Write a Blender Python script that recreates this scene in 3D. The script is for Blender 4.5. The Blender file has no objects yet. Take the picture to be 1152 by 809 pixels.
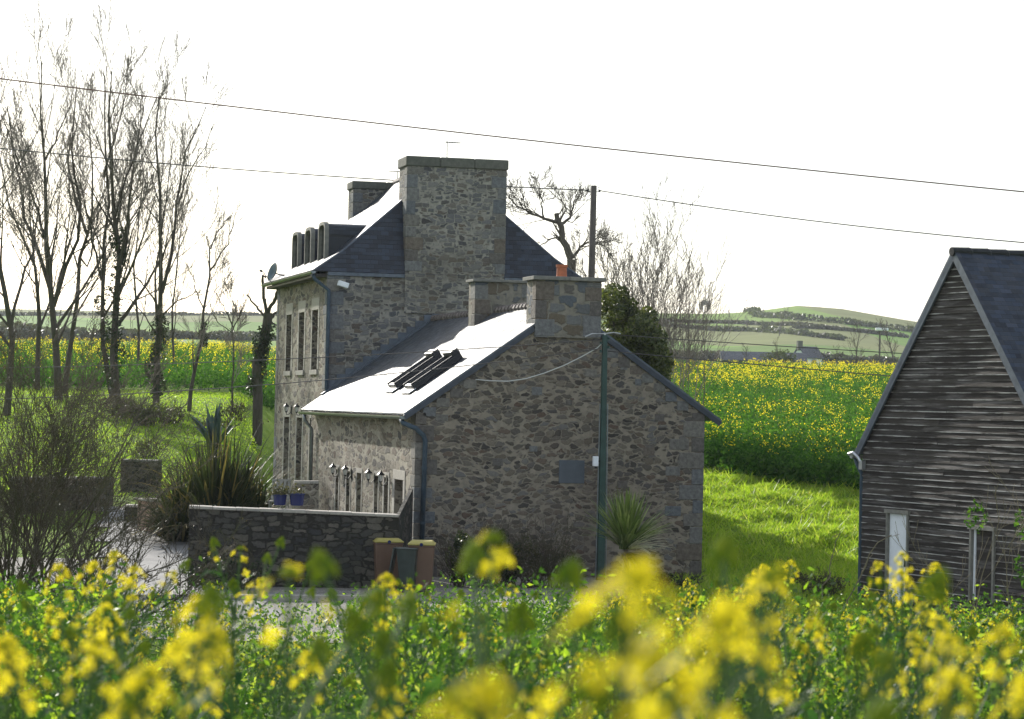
import bpy, bmesh, math, random
import numpy as np
from mathutils import Vector, Matrix, noise
R = math.radians
rnd = random.Random(7)
rng = np.random.default_rng(11)
scene = bpy.context.scene
col = scene.collection

# ------------------------------------------------------------------ camera
# world: X runs along the gables of the stone house, Y along its street front, Z up
F, YAW, ROLL, HZ, EYE = 2850.0, R(14.1), 0.022, 457.0, 3.8
PITCH = math.atan((HZ - 404.5) / F)
FH = Vector((math.sin(YAW), math.cos(YAW), 0))
R0 = Vector((math.cos(YAW), -math.sin(YAW), 0))
U0 = Vector((0, 0, 1))
FW = (FH * math.cos(PITCH) + U0 * math.sin(PITCH)).normalized()
UP = R0.cross(FW)
CR = R0 * math.cos(ROLL) + UP * math.sin(ROLL)
CU = CR.cross(FW)
CAM = Vector((0, 0, EYE))
def ray(x, y): return FW + CR * ((x - 576) / F) - CU * ((y - 404.5) / F)
def at(x, y, D): return CAM + ray(x, y) * D                       # a point of the place seen there, D metres deep
def onY(x, y, Y): d = ray(x, y); return CAM + d * (Y / d.y)
def onX(x, y, X): d = ray(x, y); return CAM + d * (X / d.x)
def onZ(x, y, z): d = ray(x, y); return CAM + d * ((z - EYE) / d.z)
def W(S, D, z=0.0): v = R0 * S + FH * D; return Vector((v.x, v.y, z))
def SD(v): return v.x * R0.x + v.y * R0.y, v.x * FH.x + v.y * FH.y
cd = bpy.data.cameras.new('camera'); cam = bpy.data.objects.new('camera', cd); col.objects.link(cam)
cam.matrix_world = Matrix(((CR.x, CU.x, -FW.x, CAM.x), (CR.y, CU.y, -FW.y, CAM.y), (CR.z, CU.z, -FW.z, CAM.z), (0, 0, 0, 1)))
cd.sensor_width = 36; cd.lens = F / 1152 * 36; cd.clip_start = .05; cd.clip_end = 9000
cd.dof.use_dof = True; cd.dof.focus_distance = 58; cd.dof.aperture_fstop = 8.2
scene.camera = cam

# ------------------------------------------------------------------ light
SUN_AZ, SUN_EL = R(-12.0), R(21)                                # measured from +Y towards +X
w = bpy.data.worlds.new('World'); scene.world = w; w.use_nodes = True
nt = w.node_tree; nt.nodes.clear()
sky = nt.nodes.new('ShaderNodeTexSky'); sky.sky_type = 'NISHITA'; sky.sun_disc = False
sky.sun_elevation = SUN_EL; sky.sun_rotation = SUN_AZ; sky.air_density = 1.0; sky.dust_density = 1.0; sky.ozone_density = 1.0
hs = nt.nodes.new('ShaderNodeHueSaturation'); hs.inputs['Saturation'].default_value = .8
veil = nt.nodes.new('ShaderNodeMix'); veil.data_type = 'RGBA'; veil.inputs[0].default_value = .45; veil.inputs[7].default_value = (5.6, 6.0, 6.5, 1)   # thin high cloud
bg = nt.nodes.new('ShaderNodeBackground'); bg.inputs['Strength'].default_value = .12
wo = nt.nodes.new('ShaderNodeOutputWorld')
nt.links.new(sky.outputs[0], hs.inputs['Color']); nt.links.new(hs.outputs[0], veil.inputs[6]); nt.links.new(veil.outputs[2], bg.inputs[0]); nt.links.new(bg.outputs[0], wo.inputs[0])
ld = bpy.data.lights.new('sun', 'SUN'); ld.energy = 4.2; ld.angle = R(.6); ld.color = (1, .95, .86)
sun = bpy.data.objects.new('sun', ld); col.objects.link(sun)
sd = Vector((math.sin(SUN_AZ) * math.cos(SUN_EL), math.cos(SUN_AZ) * math.cos(SUN_EL), math.sin(SUN_EL)))
sun.rotation_euler = sd.to_track_quat('Z', 'Y').to_euler(); sun.location = (0, 60, 60)
vs = scene.view_settings
vs.view_transform = 'Standard'; vs.look = 'None'; vs.gamma = 1; vs.use_curve_mapping = False; vs.exposure = 0.68

# ------------------------------------------------------------------ materials
class NT:
    def __init__(s, name):
        s.m = bpy.data.materials.new(name); s.m.use_nodes = True; s.t = s.m.node_tree
        s.b = s.t.nodes['Principled BSDF']; s.out = s.t.nodes['Material Output']
    def n(s, typ, ins=None, **p):
        n = s.t.nodes.new('ShaderNode' + typ)
        for k, v in p.items(): setattr(n, k, v)
        for k, v in (ins or {}).items():
            if isinstance(v, bpy.types.NodeSocket): s.t.links.new(v, n.inputs[k])
            else: n.inputs[k].default_value = v
        return n
    def coord(s, sc=(1, 1, 1), kind='Object'):
        tc = s.n('TexCoord'); return s.n('Mapping', {'Vector': tc.outputs[kind], 'Scale': sc}).outputs[0]
    def ramp(s, f, stops, interp='LINEAR'):
        n = s.n('ValToRGB', {'Fac': f}); n.color_ramp.interpolation = interp
        e = n.color_ramp.elements
        while len(e) < len(stops): e.new(.5)
        for el, (p, c) in zip(e, stops): el.position = p; el.color = (*c, 1) if len(c) == 3 else c
        return n.outputs[0]
    def mix(s, f, a, b, t='MIX'):
        n = s.n('Mix', data_type='RGBA', blend_type=t)
        for i, v in ((0, f), (6, a), (7, b)):
            if isinstance(v, bpy.types.NodeSocket): s.t.links.new(v, n.inputs[i])
            else: n.inputs[i].default_value = v if i == 0 else ((*v, 1) if len(v) == 3 else v)
        return n.outputs[2]
    def noise(s, v, sc, det=4, rough=.55):
        return s.n('TexNoise', {'Vector': v, 'Scale': sc, 'Detail': det, 'Roughness': rough}).outputs[0]
    def math(s, op, a, b=0.0):
        n = s.n('Math', operation=op)
        for i, v in ((0, a), (1, b)):
            if isinstance(v, bpy.types.NodeSocket): s.t.links.new(v, n.inputs[i])
            else: n.inputs[i].default_value = v
        return n.outputs[0]
    def bump(s, h, st=.5, d=.02):
        n = s.n('Bump', {'Height': h, 'Strength': st, 'Distance': d}); s.t.links.new(n.outputs[0], s.b.inputs['Normal'])
    def set(s, **k):
        nm = {'c': 'Base Color', 'r': 'Roughness', 'metal': 'Metallic', 'spec': 'Specular IOR Level'}
        for a, v in k.items():
            i = s.b.inputs[nm[a]]
            if isinstance(v, bpy.types.NodeSocket): s.t.links.new(v, i)
            else: i.default_value = (*v, 1) if a == 'c' and len(v) == 3 else v
        return s
    def translucent(s, colr, f):
        tr = s.n('BsdfTranslucent'); 
        if isinstance(colr, bpy.types.NodeSocket): s.t.links.new(colr, tr.inputs[0])
        else: tr.inputs[0].default_value = (*colr, 1)
        mx = s.n('MixShader', {0: f, 1: s.b.outputs[0], 2: tr.outputs[0]}); s.t.links.new(mx.outputs[0], s.out.inputs[0])
        return s

def plain(name, c, r=.6, metal=0, spec=.5, var=.25, sc=6.0, bump=0.0):
    k = NT(name); v = k.coord(); f = k.noise(v, sc)
    lo = tuple(x * (1 - var) for x in c); hi = tuple(min(1, x * (1 + var)) for x in c)
    k.set(c=k.ramp(f, [(.3, lo), (.7, hi)]), r=r, metal=metal, spec=spec)
    if bump: k.bump(k.noise(v, sc * 6), bump, .01)
    return k.m

def rubble(name, sx, sz, stones, mortar, mw=.09, wob=.12, bump=.8, dirt=(.10, .09, .07), box=False, rd=.62, sy=None):
    k = NT(name); tc = k.n('TexCoord').outputs['Object']
    nz = k.n('TexNoise', {'Vector': tc, 'Scale': 4.5, 'Detail': 4.0}).outputs['Color']
    off = k.n('VectorMath', {0: nz, 1: (.5, .5, .5)}, operation='SUBTRACT').outputs[0]
    off = k.n('VectorMath', {0: off, 'Scale': wob * 2.4}, operation='SCALE').outputs[0]
    v = k.n('VectorMath', {0: tc, 1: off}, operation='ADD').outputs[0]
    lg = k.n('TexNoise', {'Vector': tc, 'Scale': .9, 'Detail': 1.0}).outputs['Color']                     # sizes drift across the wall
    lg = k.n('VectorMath', {0: lg, 'Scale': .36 if not box else .14}, operation='SCALE').outputs[0]
    v = k.n('VectorMath', {0: v, 1: lg}, operation='ADD').outputs[0]
    v = k.n('Mapping', {'Vector': v, 'Scale': (sx, sy or sx, sz)}).outputs[0]
    if box:                                                       # squared, roughly coursed stones
        cell = k.n('TexVoronoi', {'Vector': v, 'Scale': 1.0, 'Randomness': .78}, feature='F1', distance='CHEBYCHEV')
        f2 = k.n('TexVoronoi', {'Vector': v, 'Scale': 1.0, 'Randomness': .78}, feature='F2', distance='CHEBYCHEV').outputs['Distance']
        edge = k.math('MULTIPLY', k.math('SUBTRACT', f2, cell.outputs['Distance']), .62)
    else:                                                         # rounded field stones
        e1 = k.n('TexVoronoi', {'Vector': v, 'Scale': 1.0, 'Randomness': .9}, feature='DISTANCE_TO_EDGE').outputs['Distance']
        cell = k.n('TexVoronoi', {'Vector': v, 'Scale': 1.0, 'Randomness': .9}, feature='F1')
        edge = k.math('MINIMUM', e1, k.math('MULTIPLY', k.math('SUBTRACT', k.math('ADD', rd - .12, k.math('MULTIPLY', k.noise(tc, .7, 2), .30)), cell.outputs['Distance']), .8))
    sep = k.n('SeparateColor', {0: cell.outputs['Color']})
    rc = k.ramp(sep.outputs[0], stones, 'CONSTANT')
    fine = k.noise(tc, 22, 6, .65)
    rc = k.mix(k.math('MULTIPLY', sep.outputs[2], .36), rc, mortar)                                     # some stones are smeared with pointing
    rc = k.mix(.55, rc, k.ramp(fine, [(.25, (.35, .35, .36)), (.75, (1.25, 1.22, 1.18))]), 'MULTIPLY')
    # uneven joint width: some stones almost buried in pointing
    wv = k.n('MapRange', {'Value': sep.outputs[1], 'To Min': mw * .45, 'To Max': mw * 1.9}).outputs[0]
    jag = k.math('ADD', edge, k.math('MULTIPLY', k.math('SUBTRACT', k.noise(tc, 14, 4), .5), .16))
    fac = k.n('MapRange', {'Value': k.math('SUBTRACT', jag, wv), 'From Min': -.025, 'From Max': .03}).outputs[0]
    mc = k.mix(.6, mortar, k.ramp(k.noise(tc, 9, 5), [(.3, (.55, .54, .52)), (.7, (1.15, 1.12, 1.05))]), 'MULTIPLY')
    if not box:                                                   # small pinning stones pressed into the joints
        v2 = k.n('Mapping', {'Vector': v, 'Scale': (2.1, 2.1, 1.9), 'Location': (3.3, 1.7, 5.1)}).outputs[0]
        s2 = k.n('TexVoronoi', {'Vector': v2, 'Scale': 1.0, 'Randomness': 1.0}, feature='F1')
        f2_ = k.n('MapRange', {'Value': s2.outputs['Distance'], 'From Min': .40, 'From Max': .30}).outputs[0]
        q2 = k.n('SeparateColor', {0: s2.outputs['Color']}); f2_ = k.math('MULTIPLY', f2_, k.math('GREATER_THAN', q2.outputs[2], .55))
        mc = k.mix(k.math('MULTIPLY', f2_, .85), mc, k.mix(.4, k.ramp(q2.outputs[0], stones, 'CONSTANT'), (.10, .09, .08)))
    c = k.mix(fac, mc, rc)
    big = k.noise(tc, .55, 4)
    c = k.mix(k.n('MapRange', {'Value': big, 'From Min': .5, 'From Max': .75, 'To Max': .55}).outputs[0], c, dirt)
    k.set(c=c, r=.9, spec=.25)
    hgt = k.math('ADD', k.math('MULTIPLY', fac, .8), k.math('MULTIPLY', fine, .45))
    k.bump(hgt, bump, .035)
    return k.m

def slate(name, tile=.22, row=.13, rough=.3, tint=(.032, .040, .055), var=.5, bump=.6, spec=.4):
    k = NT(name); tc = k.n('TexCoord').outputs['UV']
    br = k.n('TexBrick', {'Vector': tc, 'Color1': (*[x * (1 - var) for x in tint], 1), 'Color2': (*[x * (1 + var) for x in tint], 1),
              'Mortar': (.006, .007, .009, 1), 'Scale': 1.0, 'Mortar Size': .006, 'Mortar Smooth': .4, 'Brick Width': tile, 'Row Height': row, 'Bias': 0.0})
    oc = k.coord()
    c = k.mix(.5, br.outputs[0], k.ramp(k.noise(oc, 1.3, 5), [(.3, (.7, .72, .75)), (.7, (1.35, 1.3, 1.25))]), 'MULTIPLY')
    lich = k.n('MapRange', {'Value': k.noise(oc, 5, 6, .7), 'From Min': .66, 'From Max': .74, 'To Max': .5}).outputs[0]
    c = k.mix(lich, c, (.16, .16, .13))
    pb = k.n('TexWhiteNoise', {'Vector': k.n('VectorMath', {0: k.n('VectorMath', {0: tc, 1: (1 / tile, 1 / row, 1)}, operation='MULTIPLY').outputs[0]}, operation='FLOOR').outputs[0]}).outputs['Value']
    rr = k.math('MULTIPLY', k.n('MapRange', {'Value': k.noise(oc, 9, 4), 'To Min': rough * .7, 'To Max': rough * 1.3}).outputs[0], k.n('MapRange', {'Value': pb, 'To Min': .8, 'To Max': 1.35}).outputs[0])
    k.set(c=c, r=rr, spec=spec)
    saw = k.math('FRACT', k.math('DIVIDE', k.n('SeparateXYZ', {0: tc}).outputs[1], row))
    h = k.math('SUBTRACT', k.math('MULTIPLY', br.outputs[1], -.6), k.math('MULTIPLY', saw, .5))
    k.bump(k.math('ADD', h, k.math('MULTIPLY', k.noise(oc, 14, 4), .35)), bump, .012)
    return k.m

def island(name, stops, r=.75, bump=.5, sc=18, spec=.3, mul=.5, dist=.012):
    k = NT(name); g = k.n('NewGeometry'); v = k.coord()
    c = k.ramp(g.outputs['Random Per Island'], stops)
    f = k.noise(v, sc, 6, .65)
    c = k.mix(mul, c, k.ramp(f, [(.3, (.5, .5, .5)), (.7, (1.35, 1.33, 1.3))]), 'MULTIPLY')
    k.set(c=c, r=r, spec=spec)
    if bump: k.bump(f, bump, dist)
    return k.m

def leafm(name, stops, tr=.45, trc=None, r=.5, spec=.4, kind='Random Per Island', tb=1.6):
    k = NT(name); g = k.n('NewGeometry')
    c = k.ramp(g.outputs[kind], stops); k.set(c=c, r=r, spec=spec)
    k.translucent(k.mix(1.0, c, (tb * 1.05, tb * 1.1, tb * .55), 'MULTIPLY') if trc is None else trc, tr)
    return k.m

def bark(name, a, b, moss=None):
    k = NT(name); v = k.coord((6, 6, 1.2)); f = k.noise(v, 3, 5, .7)
    c = k.ramp(f, [(.3, a), (.7, b)])
    if moss:
        m = k.n('MapRange', {'Value': k.noise(k.coord(), .9, 4), 'From Min': .45, 'From Max': .6, 'To Max': .8}).outputs[0]
        c = k.mix(m, c, moss)
    k.set(c=c, r=.9, spec=.2); k.bump(f, .6, .02)
    return k.m

M = {}
G1, G2 = (.13, .125, .12), (.075, .07, .066)
M['rubble'] = rubble('gable_rubble', 4.3, 9.4, [(0, (.062, .055, .049)), (.18, (.105, .094, .078)), (.34, (.145, .12, .09)), (.48, (.085, .081, .080)), (.60, (.20, .172, .135)), (.70, (.13, .09, .068)), (.80, (.165, .16, .155)), (.92, (.055, .051, .048))], (.295, .26, .21), .045, wob=.075, rd=.60, dirt=(.15, .115, .095))
M['coursed'] = rubble('house_rubble', 3.9, 8.4, [(0, (.10, .105, .115)), (.18, (.15, .15, .16)), (.36, (.12, .10, .085)), (.50, (.19, .185, .18)), (.64, (.08, .08, .088)), (.76, (.16, .13, .10)), (.88, (.075, .07, .07))], (.33, .315, .28), .055, .05, box=True)
M['front'] = rubble('front_rubble', 4.2, 6.4, [(0, (.20, .17, .135)), (.2, (.11, .095, .085)), (.38, (.27, .215, .16)), (.55, (.085, .08, .078)), (.7, (.30, .26, .21)), (.85, (.15, .11, .085))], (.37, .335, .275), .07, bump=1.6, sy=1.7, wob=.06)
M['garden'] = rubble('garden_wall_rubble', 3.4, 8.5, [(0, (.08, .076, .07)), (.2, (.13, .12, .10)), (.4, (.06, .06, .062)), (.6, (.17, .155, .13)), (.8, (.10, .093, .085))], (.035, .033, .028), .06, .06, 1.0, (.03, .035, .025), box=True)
M['chim'] = rubble('chimney_rubble', 2.6, 4.2, [(0, (.10, .12, .145)), (.2, (.15, .165, .18)), (.4, (.14, .095, .055)), (.52, (.12, .11, .10)), (.68, (.17, .18, .19)), (.82, (.13, .10, .065)), (.92, (.10, .12, .14))], (.27, .25, .21), .07, .05, box=True)
M['quoin'] = island('granite_quoins', [(0, (.12, .135, .155)), (.25, (.17, .175, .18)), (.5, (.20, .19, .17)), (.7, (.13, .12, .11)), (.85, (.16, .135, .11)), (1, (.22, .21, .19))], .88, .9, 12, mul=.8, dist=.03)
M['granite'] = island('pale_granite', [(0, (.34, .31, .27)), (.5, (.42, .39, .34)), (1, (.30, .28, .26))], .85, .4)
M['cap'] = island('weathered_capstone', [(0, (.17, .17, .155)), (1, (.25, .24, .21))], .9, .6, 9)
M['capd'] = island('dark_capstone', [(0, (.10, .105, .09)), (1, (.14, .14, .12))], .9, .6, 9)
M['slate'] = slate('slate_roofing', rough=.42, tint=(.034, .041, .054), bump=.6, spec=.6)
M['slate_main'] = slate('main_slate_roofing', rough=.36, tint=(.016, .023, .038))
M['slate_barn'] = slate('barn_slate_roofing', .25, .11, .5, (.014, .023, .043))
M['flash'] = plain('lead_flashing', (.10, .12, .15), .5, .3)
M['flashd'] = plain('dark_slate_edging', (.045, .055, .075), .6)
M['zinc'] = plain('zinc_gutter', (.22, .24, .26), .38, .8)
M['bluepipe'] = plain('blue_grey_pipe', (.045, .070, .095), .6, spec=.3)
M['dark'] = plain('dark_interior', (.012, .012, .014), .8)
M['frame'] = plain('brown_window_frame', (.05, .042, .036), .6)
M['velux'] = plain('dark_roof_window_frame', (.022, .022, .025), .45)
M['ridge'] = island('terracotta_ridge_tile', [(0, (.13, .11, .10)), (1, (.20, .17, .16))], .8, .4)
M['terra'] = plain('terracotta', (.42, .13, .06), .8)
M['wood'] = plain('weathered_pole_wood', (.10, .085, .07), .85, sc=3, bump=.5)
M['greenpole'] = plain('dark_green_painted_steel', (.022, .060, .050), .5)
M['white'] = plain('white_paint', (.84, .86, .90), .5, var=.06)
M['black'] = plain('black_iron', (.012, .012, .013), .45)
M['cable'] = plain('grey_cable', (.08, .075, .07), .6)
M['cablered'] = plain('weathered_copper_cable', (.17, .10, .08), .6)
M['cablew'] = plain('pale_cable', (.62, .62, .60), .6, var=.05)
g = NT('lamp_glass'); g.set(c=(.85, .86, .84), r=.15).b.inputs['Transmission Weight'].default_value = .35; M['lglass'] = g.m
g = NT('window_glass'); g.set(c=(.02, .024, .028), r=.05, spec=.8); M['glass'] = g.m
M['tan'] = plain('brown_bin_plastic', (.150, .088, .058), .5, var=.08)
M['lid'] = plain('yellow_lid_plastic', (.40, .34, .09), .5, var=.06)
M['dgreen'] = plain('dark_bin_plastic', (.030, .042, .038), .4)
M['navy'] = plain('navy_glazed_pot', (.012, .020, .105), .2, var=.1)
M['soil'] = plain('soil', (.06, .045, .03), .95, bump=.6)
M['pinkbrick'] = plain('pinkish_edging', (.34, .21, .17), .85)
M['leadblue'] = plain('slate_blue_panel', (.085, .10, .12), .6, var=.12)
M['dish'] = plain('teal_dish', (.05, .10, .12), .45)
M['alu'] = plain('aluminium', (.55, .56, .57), .35, .8)
M['barkdark'] = bark('dark_bark', (.055, .046, .038), (.105, .090, .074), (.05, .055, .025))
M['barkgrey'] = bark('grey_bark', (.080, .068, .056), (.14, .12, .10))
M['twig'] = bark('brush_twigs', (.060, .048, .038), (.12, .10, .075), (.07, .075, .035))
M['finetwig'] = bark('fine_twigs', (.16, .14, .12), (.26, .23, .20))
M['twigpale'] = bark('pale_willow_twigs', (.14, .12, .085), (.24, .20, .14))
M['ivy'] = leafm('ivy_leaves', [(0, (.012, .022, .008)), (.6, (.022, .040, .012)), (1, (.045, .060, .018))], .25)
M['ever'] = leafm('evergreen_leaves', [(0, (.035, .050, .014)), (.5, (.070, .088, .024)), (1, (.14, .15, .05))], .3)
M['scrub'] = leafm('scrub_leaves', [(0, (.030, .034, .014)), (.5, (.060, .058, .028)), (1, (.10, .09, .045))], .3)
M['weed'] = leafm('weed_leaves', [(0, (.022, .055, .012)), (.5, (.045, .105, .020)), (1, (.085, .15, .03))], .45, r=.75, spec=.15)
M['phorm'] = leafm('flax_leaves', [(0, (.014, .022, .009)), (.7, (.034, .046, .016)), (.88, (.08, .075, .026)), (1, (.26, .19, .07))], .3)
M['cord'] = leafm('cordyline_leaves', [(0, (.07, .11, .03)), (.6, (.13, .18, .05)), (1, (.28, .32, .14))], .35, r=.35)
M['cordlit'] = leafm('painted_sunlit_leaves', [(0, (.6, .58, .52)), (1, (.8, .79, .74))], .3)  # sunlight on the right-hand cordyline leaves, put into a pale leaf colour
M['agave'] = leafm('agave_leaves', [(0, (.030, .060, .065)), (1, (.060, .10, .11))], .08)
M['grass'] = leafm('grass_blades', [(0, (.14, .235, .016)), (.5, (.21, .32, .022)), (.85, (.29, .38, .04)), (1, (.33, .33, .10))], .55, tb=1.8)
M['bankgrass'] = leafm('long_bank_grass', [(0, (.12, .20, .018)), (.5, (.20, .29, .025)), (.85, (.28, .35, .05)), (1, (.33, .31, .11))], .55, tb=1.8)
M['cropleaf'] = leafm('crop_leaves', [(0, (.020, .065, .012)), (.6, (.045, .115, .018)), (1, (.085, .17, .03))], .45, r=.8, spec=.12)
M['yellow'] = leafm('yellow_petals', [(0, (.70, .52, .015)), (.6, (.82, .66, .02)), (1, (.86, .75, .06))], .5, trc=(.93, .78, .03), r=.7, spec=.1)
M['brushleaf'] = leafm('brush_leaves', [(0, (.05, .04, .025)), (.7, (.085, .065, .04)), (1, (.09, .09, .04))], .3)
M['rstem'] = leafm('rape_stem', [(0, (.07, .13, .04)), (1, (.10, .17, .05))], .25)
M['rleaf'] = leafm('rape_leaves', [(0, (.030, .080, .030)), (.6, (.050, .115, .035)), (1, (.080, .15, .040))], .45, r=.8, spec=.12)
M['bud'] = leafm('rape_buds', [(0, (.16, .24, .03)), (1, (.34, .38, .04))], .35, r=.8, spec=.1)

def ground_mat():
    k = NT('meadow_soil'); v = k.coord()
    a = k.ramp(k.noise(v, .9, 6, .65), [(.3, (.10, .18, .016)), (.55, (.16, .25, .022)), (.75, (.20, .28, .035))])
    b = k.ramp(k.noise(v, 14, 6, .7), [(.3, (.45, .45, .45)), (.7, (1.4, 1.4, 1.35))])
    k.set(c=k.mix(.7, a, b, 'MULTIPLY'), r=.95, spec=.1); k.bump(k.noise(v, 9, 6, .7), 1.0, .08); return k.m
def hill_mat():
    k = NT('pasture'); v = k.coord((1 / 95, 1 / 190, 1 / 95))
    vo = k.n('TexVoronoi', {'Vector': v, 'Scale': 1.0}, feature='F1')
    s = k.n('SeparateColor', {0: vo.outputs['Color']}).outputs[0]
    a = k.ramp(s, [(0, (.10, .20, .014)), (.3, (.13, .24, .018)), (.55, (.10, .175, .022)), (.7, (.15, .24, .03)), (.9, (.15, .17, .05))], 'CONSTANT')
    b = k.ramp(k.noise(k.coord(), .06, 6, .65), [(.3, (.75, .75, .75)), (.7, (1.2, 1.2, 1.15))])
    k.set(c=k.mix(.7, a, b, 'MULTIPLY'), r=.95, spec=.1); return k.m
def gravel_mat():
    k = NT('gravel'); v = k.coord()
    vo = k.n('TexVoronoi', {'Vector': v, 'Scale': 38.0}, feature='F1')
    s = k.n('SeparateColor', {0: vo.outputs['Color']}).outputs[0]
    a = k.ramp(s, [(0, (.14, .13, .12)), (.4, (.26, .24, .22)), (.8, (.36, .34, .31)), (1, (.5, .48, .45))])
    b = k.ramp(k.noise(v, .7, 5, .6), [(.3, (.6, .62, .55)), (.7, (1.1, 1.08, 1.05))])
    k.set(c=k.mix(.8, a, b, 'MULTIPLY'), r=.9, spec=.3); k.bump(vo.outputs['Distance'], .9, .02); return k.m
def drive_mat():
    k = NT('driveway_surface'); v = k.coord()
    a = k.ramp(k.noise(v, 1.4, 6, .7), [(.3, (.17, .17, .17)), (.7, (.30, .29, .28))])
    b = k.ramp(k.noise(v, 30, 4, .7), [(.3, (.6, .6, .6)), (.7, (1.2, 1.2, 1.2))])
    k.set(c=k.mix(.7, a, b, 'MULTIPLY'), r=.85, spec=.3); k.bump(k.noise(v, 30, 4), .6, .01); return k.m
M['ground'], M['hill'], M['gravel'], M['drive'] = ground_mat(), hill_mat(), gravel_mat(), drive_mat()

# ------------------------------------------------------------------ helpers
def rootof(p):
    v = Vector((0, 0, 0))
    while p: v += p.location; p = p.parent
    return v
def tag(o, label=None, cat=None, group=None, kind=None):
    if label: o['label'] = label
    if cat: o['category'] = cat
    if group: o['group'] = group
    if kind: o['kind'] = kind
    return o
def thing(name, loc, label, cat, group=None, rz=0.0):
    o = bpy.data.objects.new(name, None); col.objects.link(o); o.location = loc; o.rotation_euler = (0, 0, rz)
    o.empty_display_size = .3
    return tag(o, label, cat, group)
def basis(n):
    n = n.normalized(); a = n.orthogonal().normalized(); return a, n.cross(a)
class MB:
    def __init__(s): s.v = []; s.f = []; s.mi = []; s.uv = {}
    def add(s, vs, fs, mi=0):
        o = len(s.v); s.v += [Vector(v) for v in vs]
        for f in fs: s.f.append([o + i for i in f]); s.mi.append(mi)
        return s
    def hexa(s, b, t, mi=0):                                     # 4 bottom, 4 top corners
        return s.add(list(b) + list(t), [(3, 2, 1, 0), (4, 5, 6, 7), (0, 1, 5, 4), (1, 2, 6, 5), (2, 3, 7, 6), (3, 0, 4, 7)], mi)
    def box(s, x0, x1, y0, y1, z0, z1, mi=0):
        return s.hexa([(x0, y0, z0), (x1, y0, z0), (x1, y1, z0), (x0, y1, z0)], [(x0, y0, z1), (x1, y0, z1), (x1, y1, z1), (x0, y1, z1)], mi)
    def obox(s, c, ax, ay, az, mi=0):                            # centre and three half vectors
        c = Vector(c); q = [c - ax - ay, c + ax - ay, c + ax + ay, c - ax + ay]
        return s.hexa([p - az for p in q], [p + az for p in q], mi)
    def tube(s, pts, rs, n=6, mi=0, caps=True):
        pts = [Vector(p) for p in pts]; o = len(s.v); k = len(pts)
        if isinstance(rs, (int, float)): rs = [rs] * k
        a = None
        for i, p in enumerate(pts):
            t = (pts[min(i + 1, k - 1)] - pts[max(i - 1, 0)])
            if t.length < 1e-9: t = Vector((0, 0, 1))
            t.normalize()
            if a is None: a = t.orthogonal().normalized()
            else:
                a = a - t * a.dot(t)
                a = a.normalized() if a.length > 1e-6 else t.orthogonal().normalized()
            b = t.cross(a)
            for j in range(n):
                g = 2 * math.pi * j / n; s.v.append(p + (a * math.cos(g) + b * math.sin(g)) * rs[i])
        for i in range(k - 1):
            for j in range(n):
                q = (j + 1) % n; s.f.append([o + i * n + j, o + i * n + q, o + (i + 1) * n + q, o + (i + 1) * n + j]); s.mi.append(mi)
        if caps and n > 3:
            s.f.append([o + j for j in range(n)][::-1]); s.mi.append(mi)
            s.f.append([o + (k - 1) * n + j for j in range(n)]); s.mi.append(mi)
        return s
    def lathe(s, c, prof, n=16, mi=0, ax=None):                   # prof: (radius, height)
        c = Vector(c); ax = Vector(ax or (0, 0, 1)).normalized(); a, b = basis(ax); o = len(s.v)
        for r, h in prof:
            for j in range(n):
                g = 2 * math.pi * j / n; s.v.append(c + ax * h + (a * math.cos(g) + b * math.sin(g)) * r)
        for i in range(len(prof) - 1):
            for j in range(n):
                q = (j + 1) % n; s.f.append([o + i * n + j, o + i * n + q, o + (i + 1) * n + q, o + (i + 1) * n + j]); s.mi.append(mi)
        return s
    def strip(s, pts, wid, side, mi=0, fold=0.0):                 # a flat leaf along a polyline
        o = len(s.v); up = Vector((0, 0, 1))
        for p, w_ in zip(pts, wid):
            s.v.append(p - side * w_ + up * fold * w_); s.v.append(p); s.v.append(p + side * w_ + up * fold * w_)
        for i in range(len(pts) - 1):
            a = o + i * 3
            s.f.append([a, a + 1, a + 4, a + 3]); s.f.append([a + 1, a + 2, a + 5, a + 4]); s.mi += [mi, mi]
        return s
    def build(s, name, mats, parent=None, local=False, bevel=0, smooth=False, uvs=None):
        me = bpy.data.meshes.new(name)
        off = Vector((0, 0, 0)) if local or parent is None else rootof(parent)
        me.from_pydata([tuple(v - off) for v in s.v], [], s.f)
        mats = mats if isinstance(mats, (list, tuple)) else [mats]
        for m in mats: me.materials.append(m if not isinstance(m, str) else M[m])
        me.polygons.foreach_set('material_index', s.mi)
        if smooth: me.polygons.foreach_set('use_smooth', [True] * len(s.f))
        if s.uv:
            l = me.uv_layers.new(name='UVMap')
            for fi, co in s.uv.items():
                for li, c in zip(me.polygons[fi].loop_indices, co): l.data[li].uv = c
        me.update()
        o = bpy.data.objects.new(name, me); col.objects.link(o)
        if parent: o.parent = parent
        if bevel:
            b = o.modifiers.new('b', 'BEVEL'); b.width = bevel; b.segments = 2; b.limit_method = 'ANGLE'
        return o
    def roofpoly(s, pts, udir, th=.05, mi=0, edge=1):             # slab with UVs in metres; udir along the eaves
        pts = [Vector(p) for p in pts]; n = (pts[1] - pts[0]).cross(pts[2] - pts[0]).normalized()
        if n.z < 0: pts = pts[::-1]; n = -n
        u = Vector(udir).normalized(); vd = n.cross(u).normalized()
        if vd.z < 0: vd = -vd
        o = len(s.v); k = len(pts)
        s.v += [p + n * th for p in pts] + [p.copy() for p in pts]
        s.uv[len(s.f)] = [(p.dot(u), p.dot(vd)) for p in pts]; s.f.append([o + i for i in range(k)]); s.mi.append(mi)
        s.f.append([o + k + i for i in range(k)][::-1]); s.mi.append(edge)
        for i in range(k):
            j = (i + 1) % k; s.f.append([o + k + i, o + k + j, o + j, o + i]); s.mi.append(edge)
        return s
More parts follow.
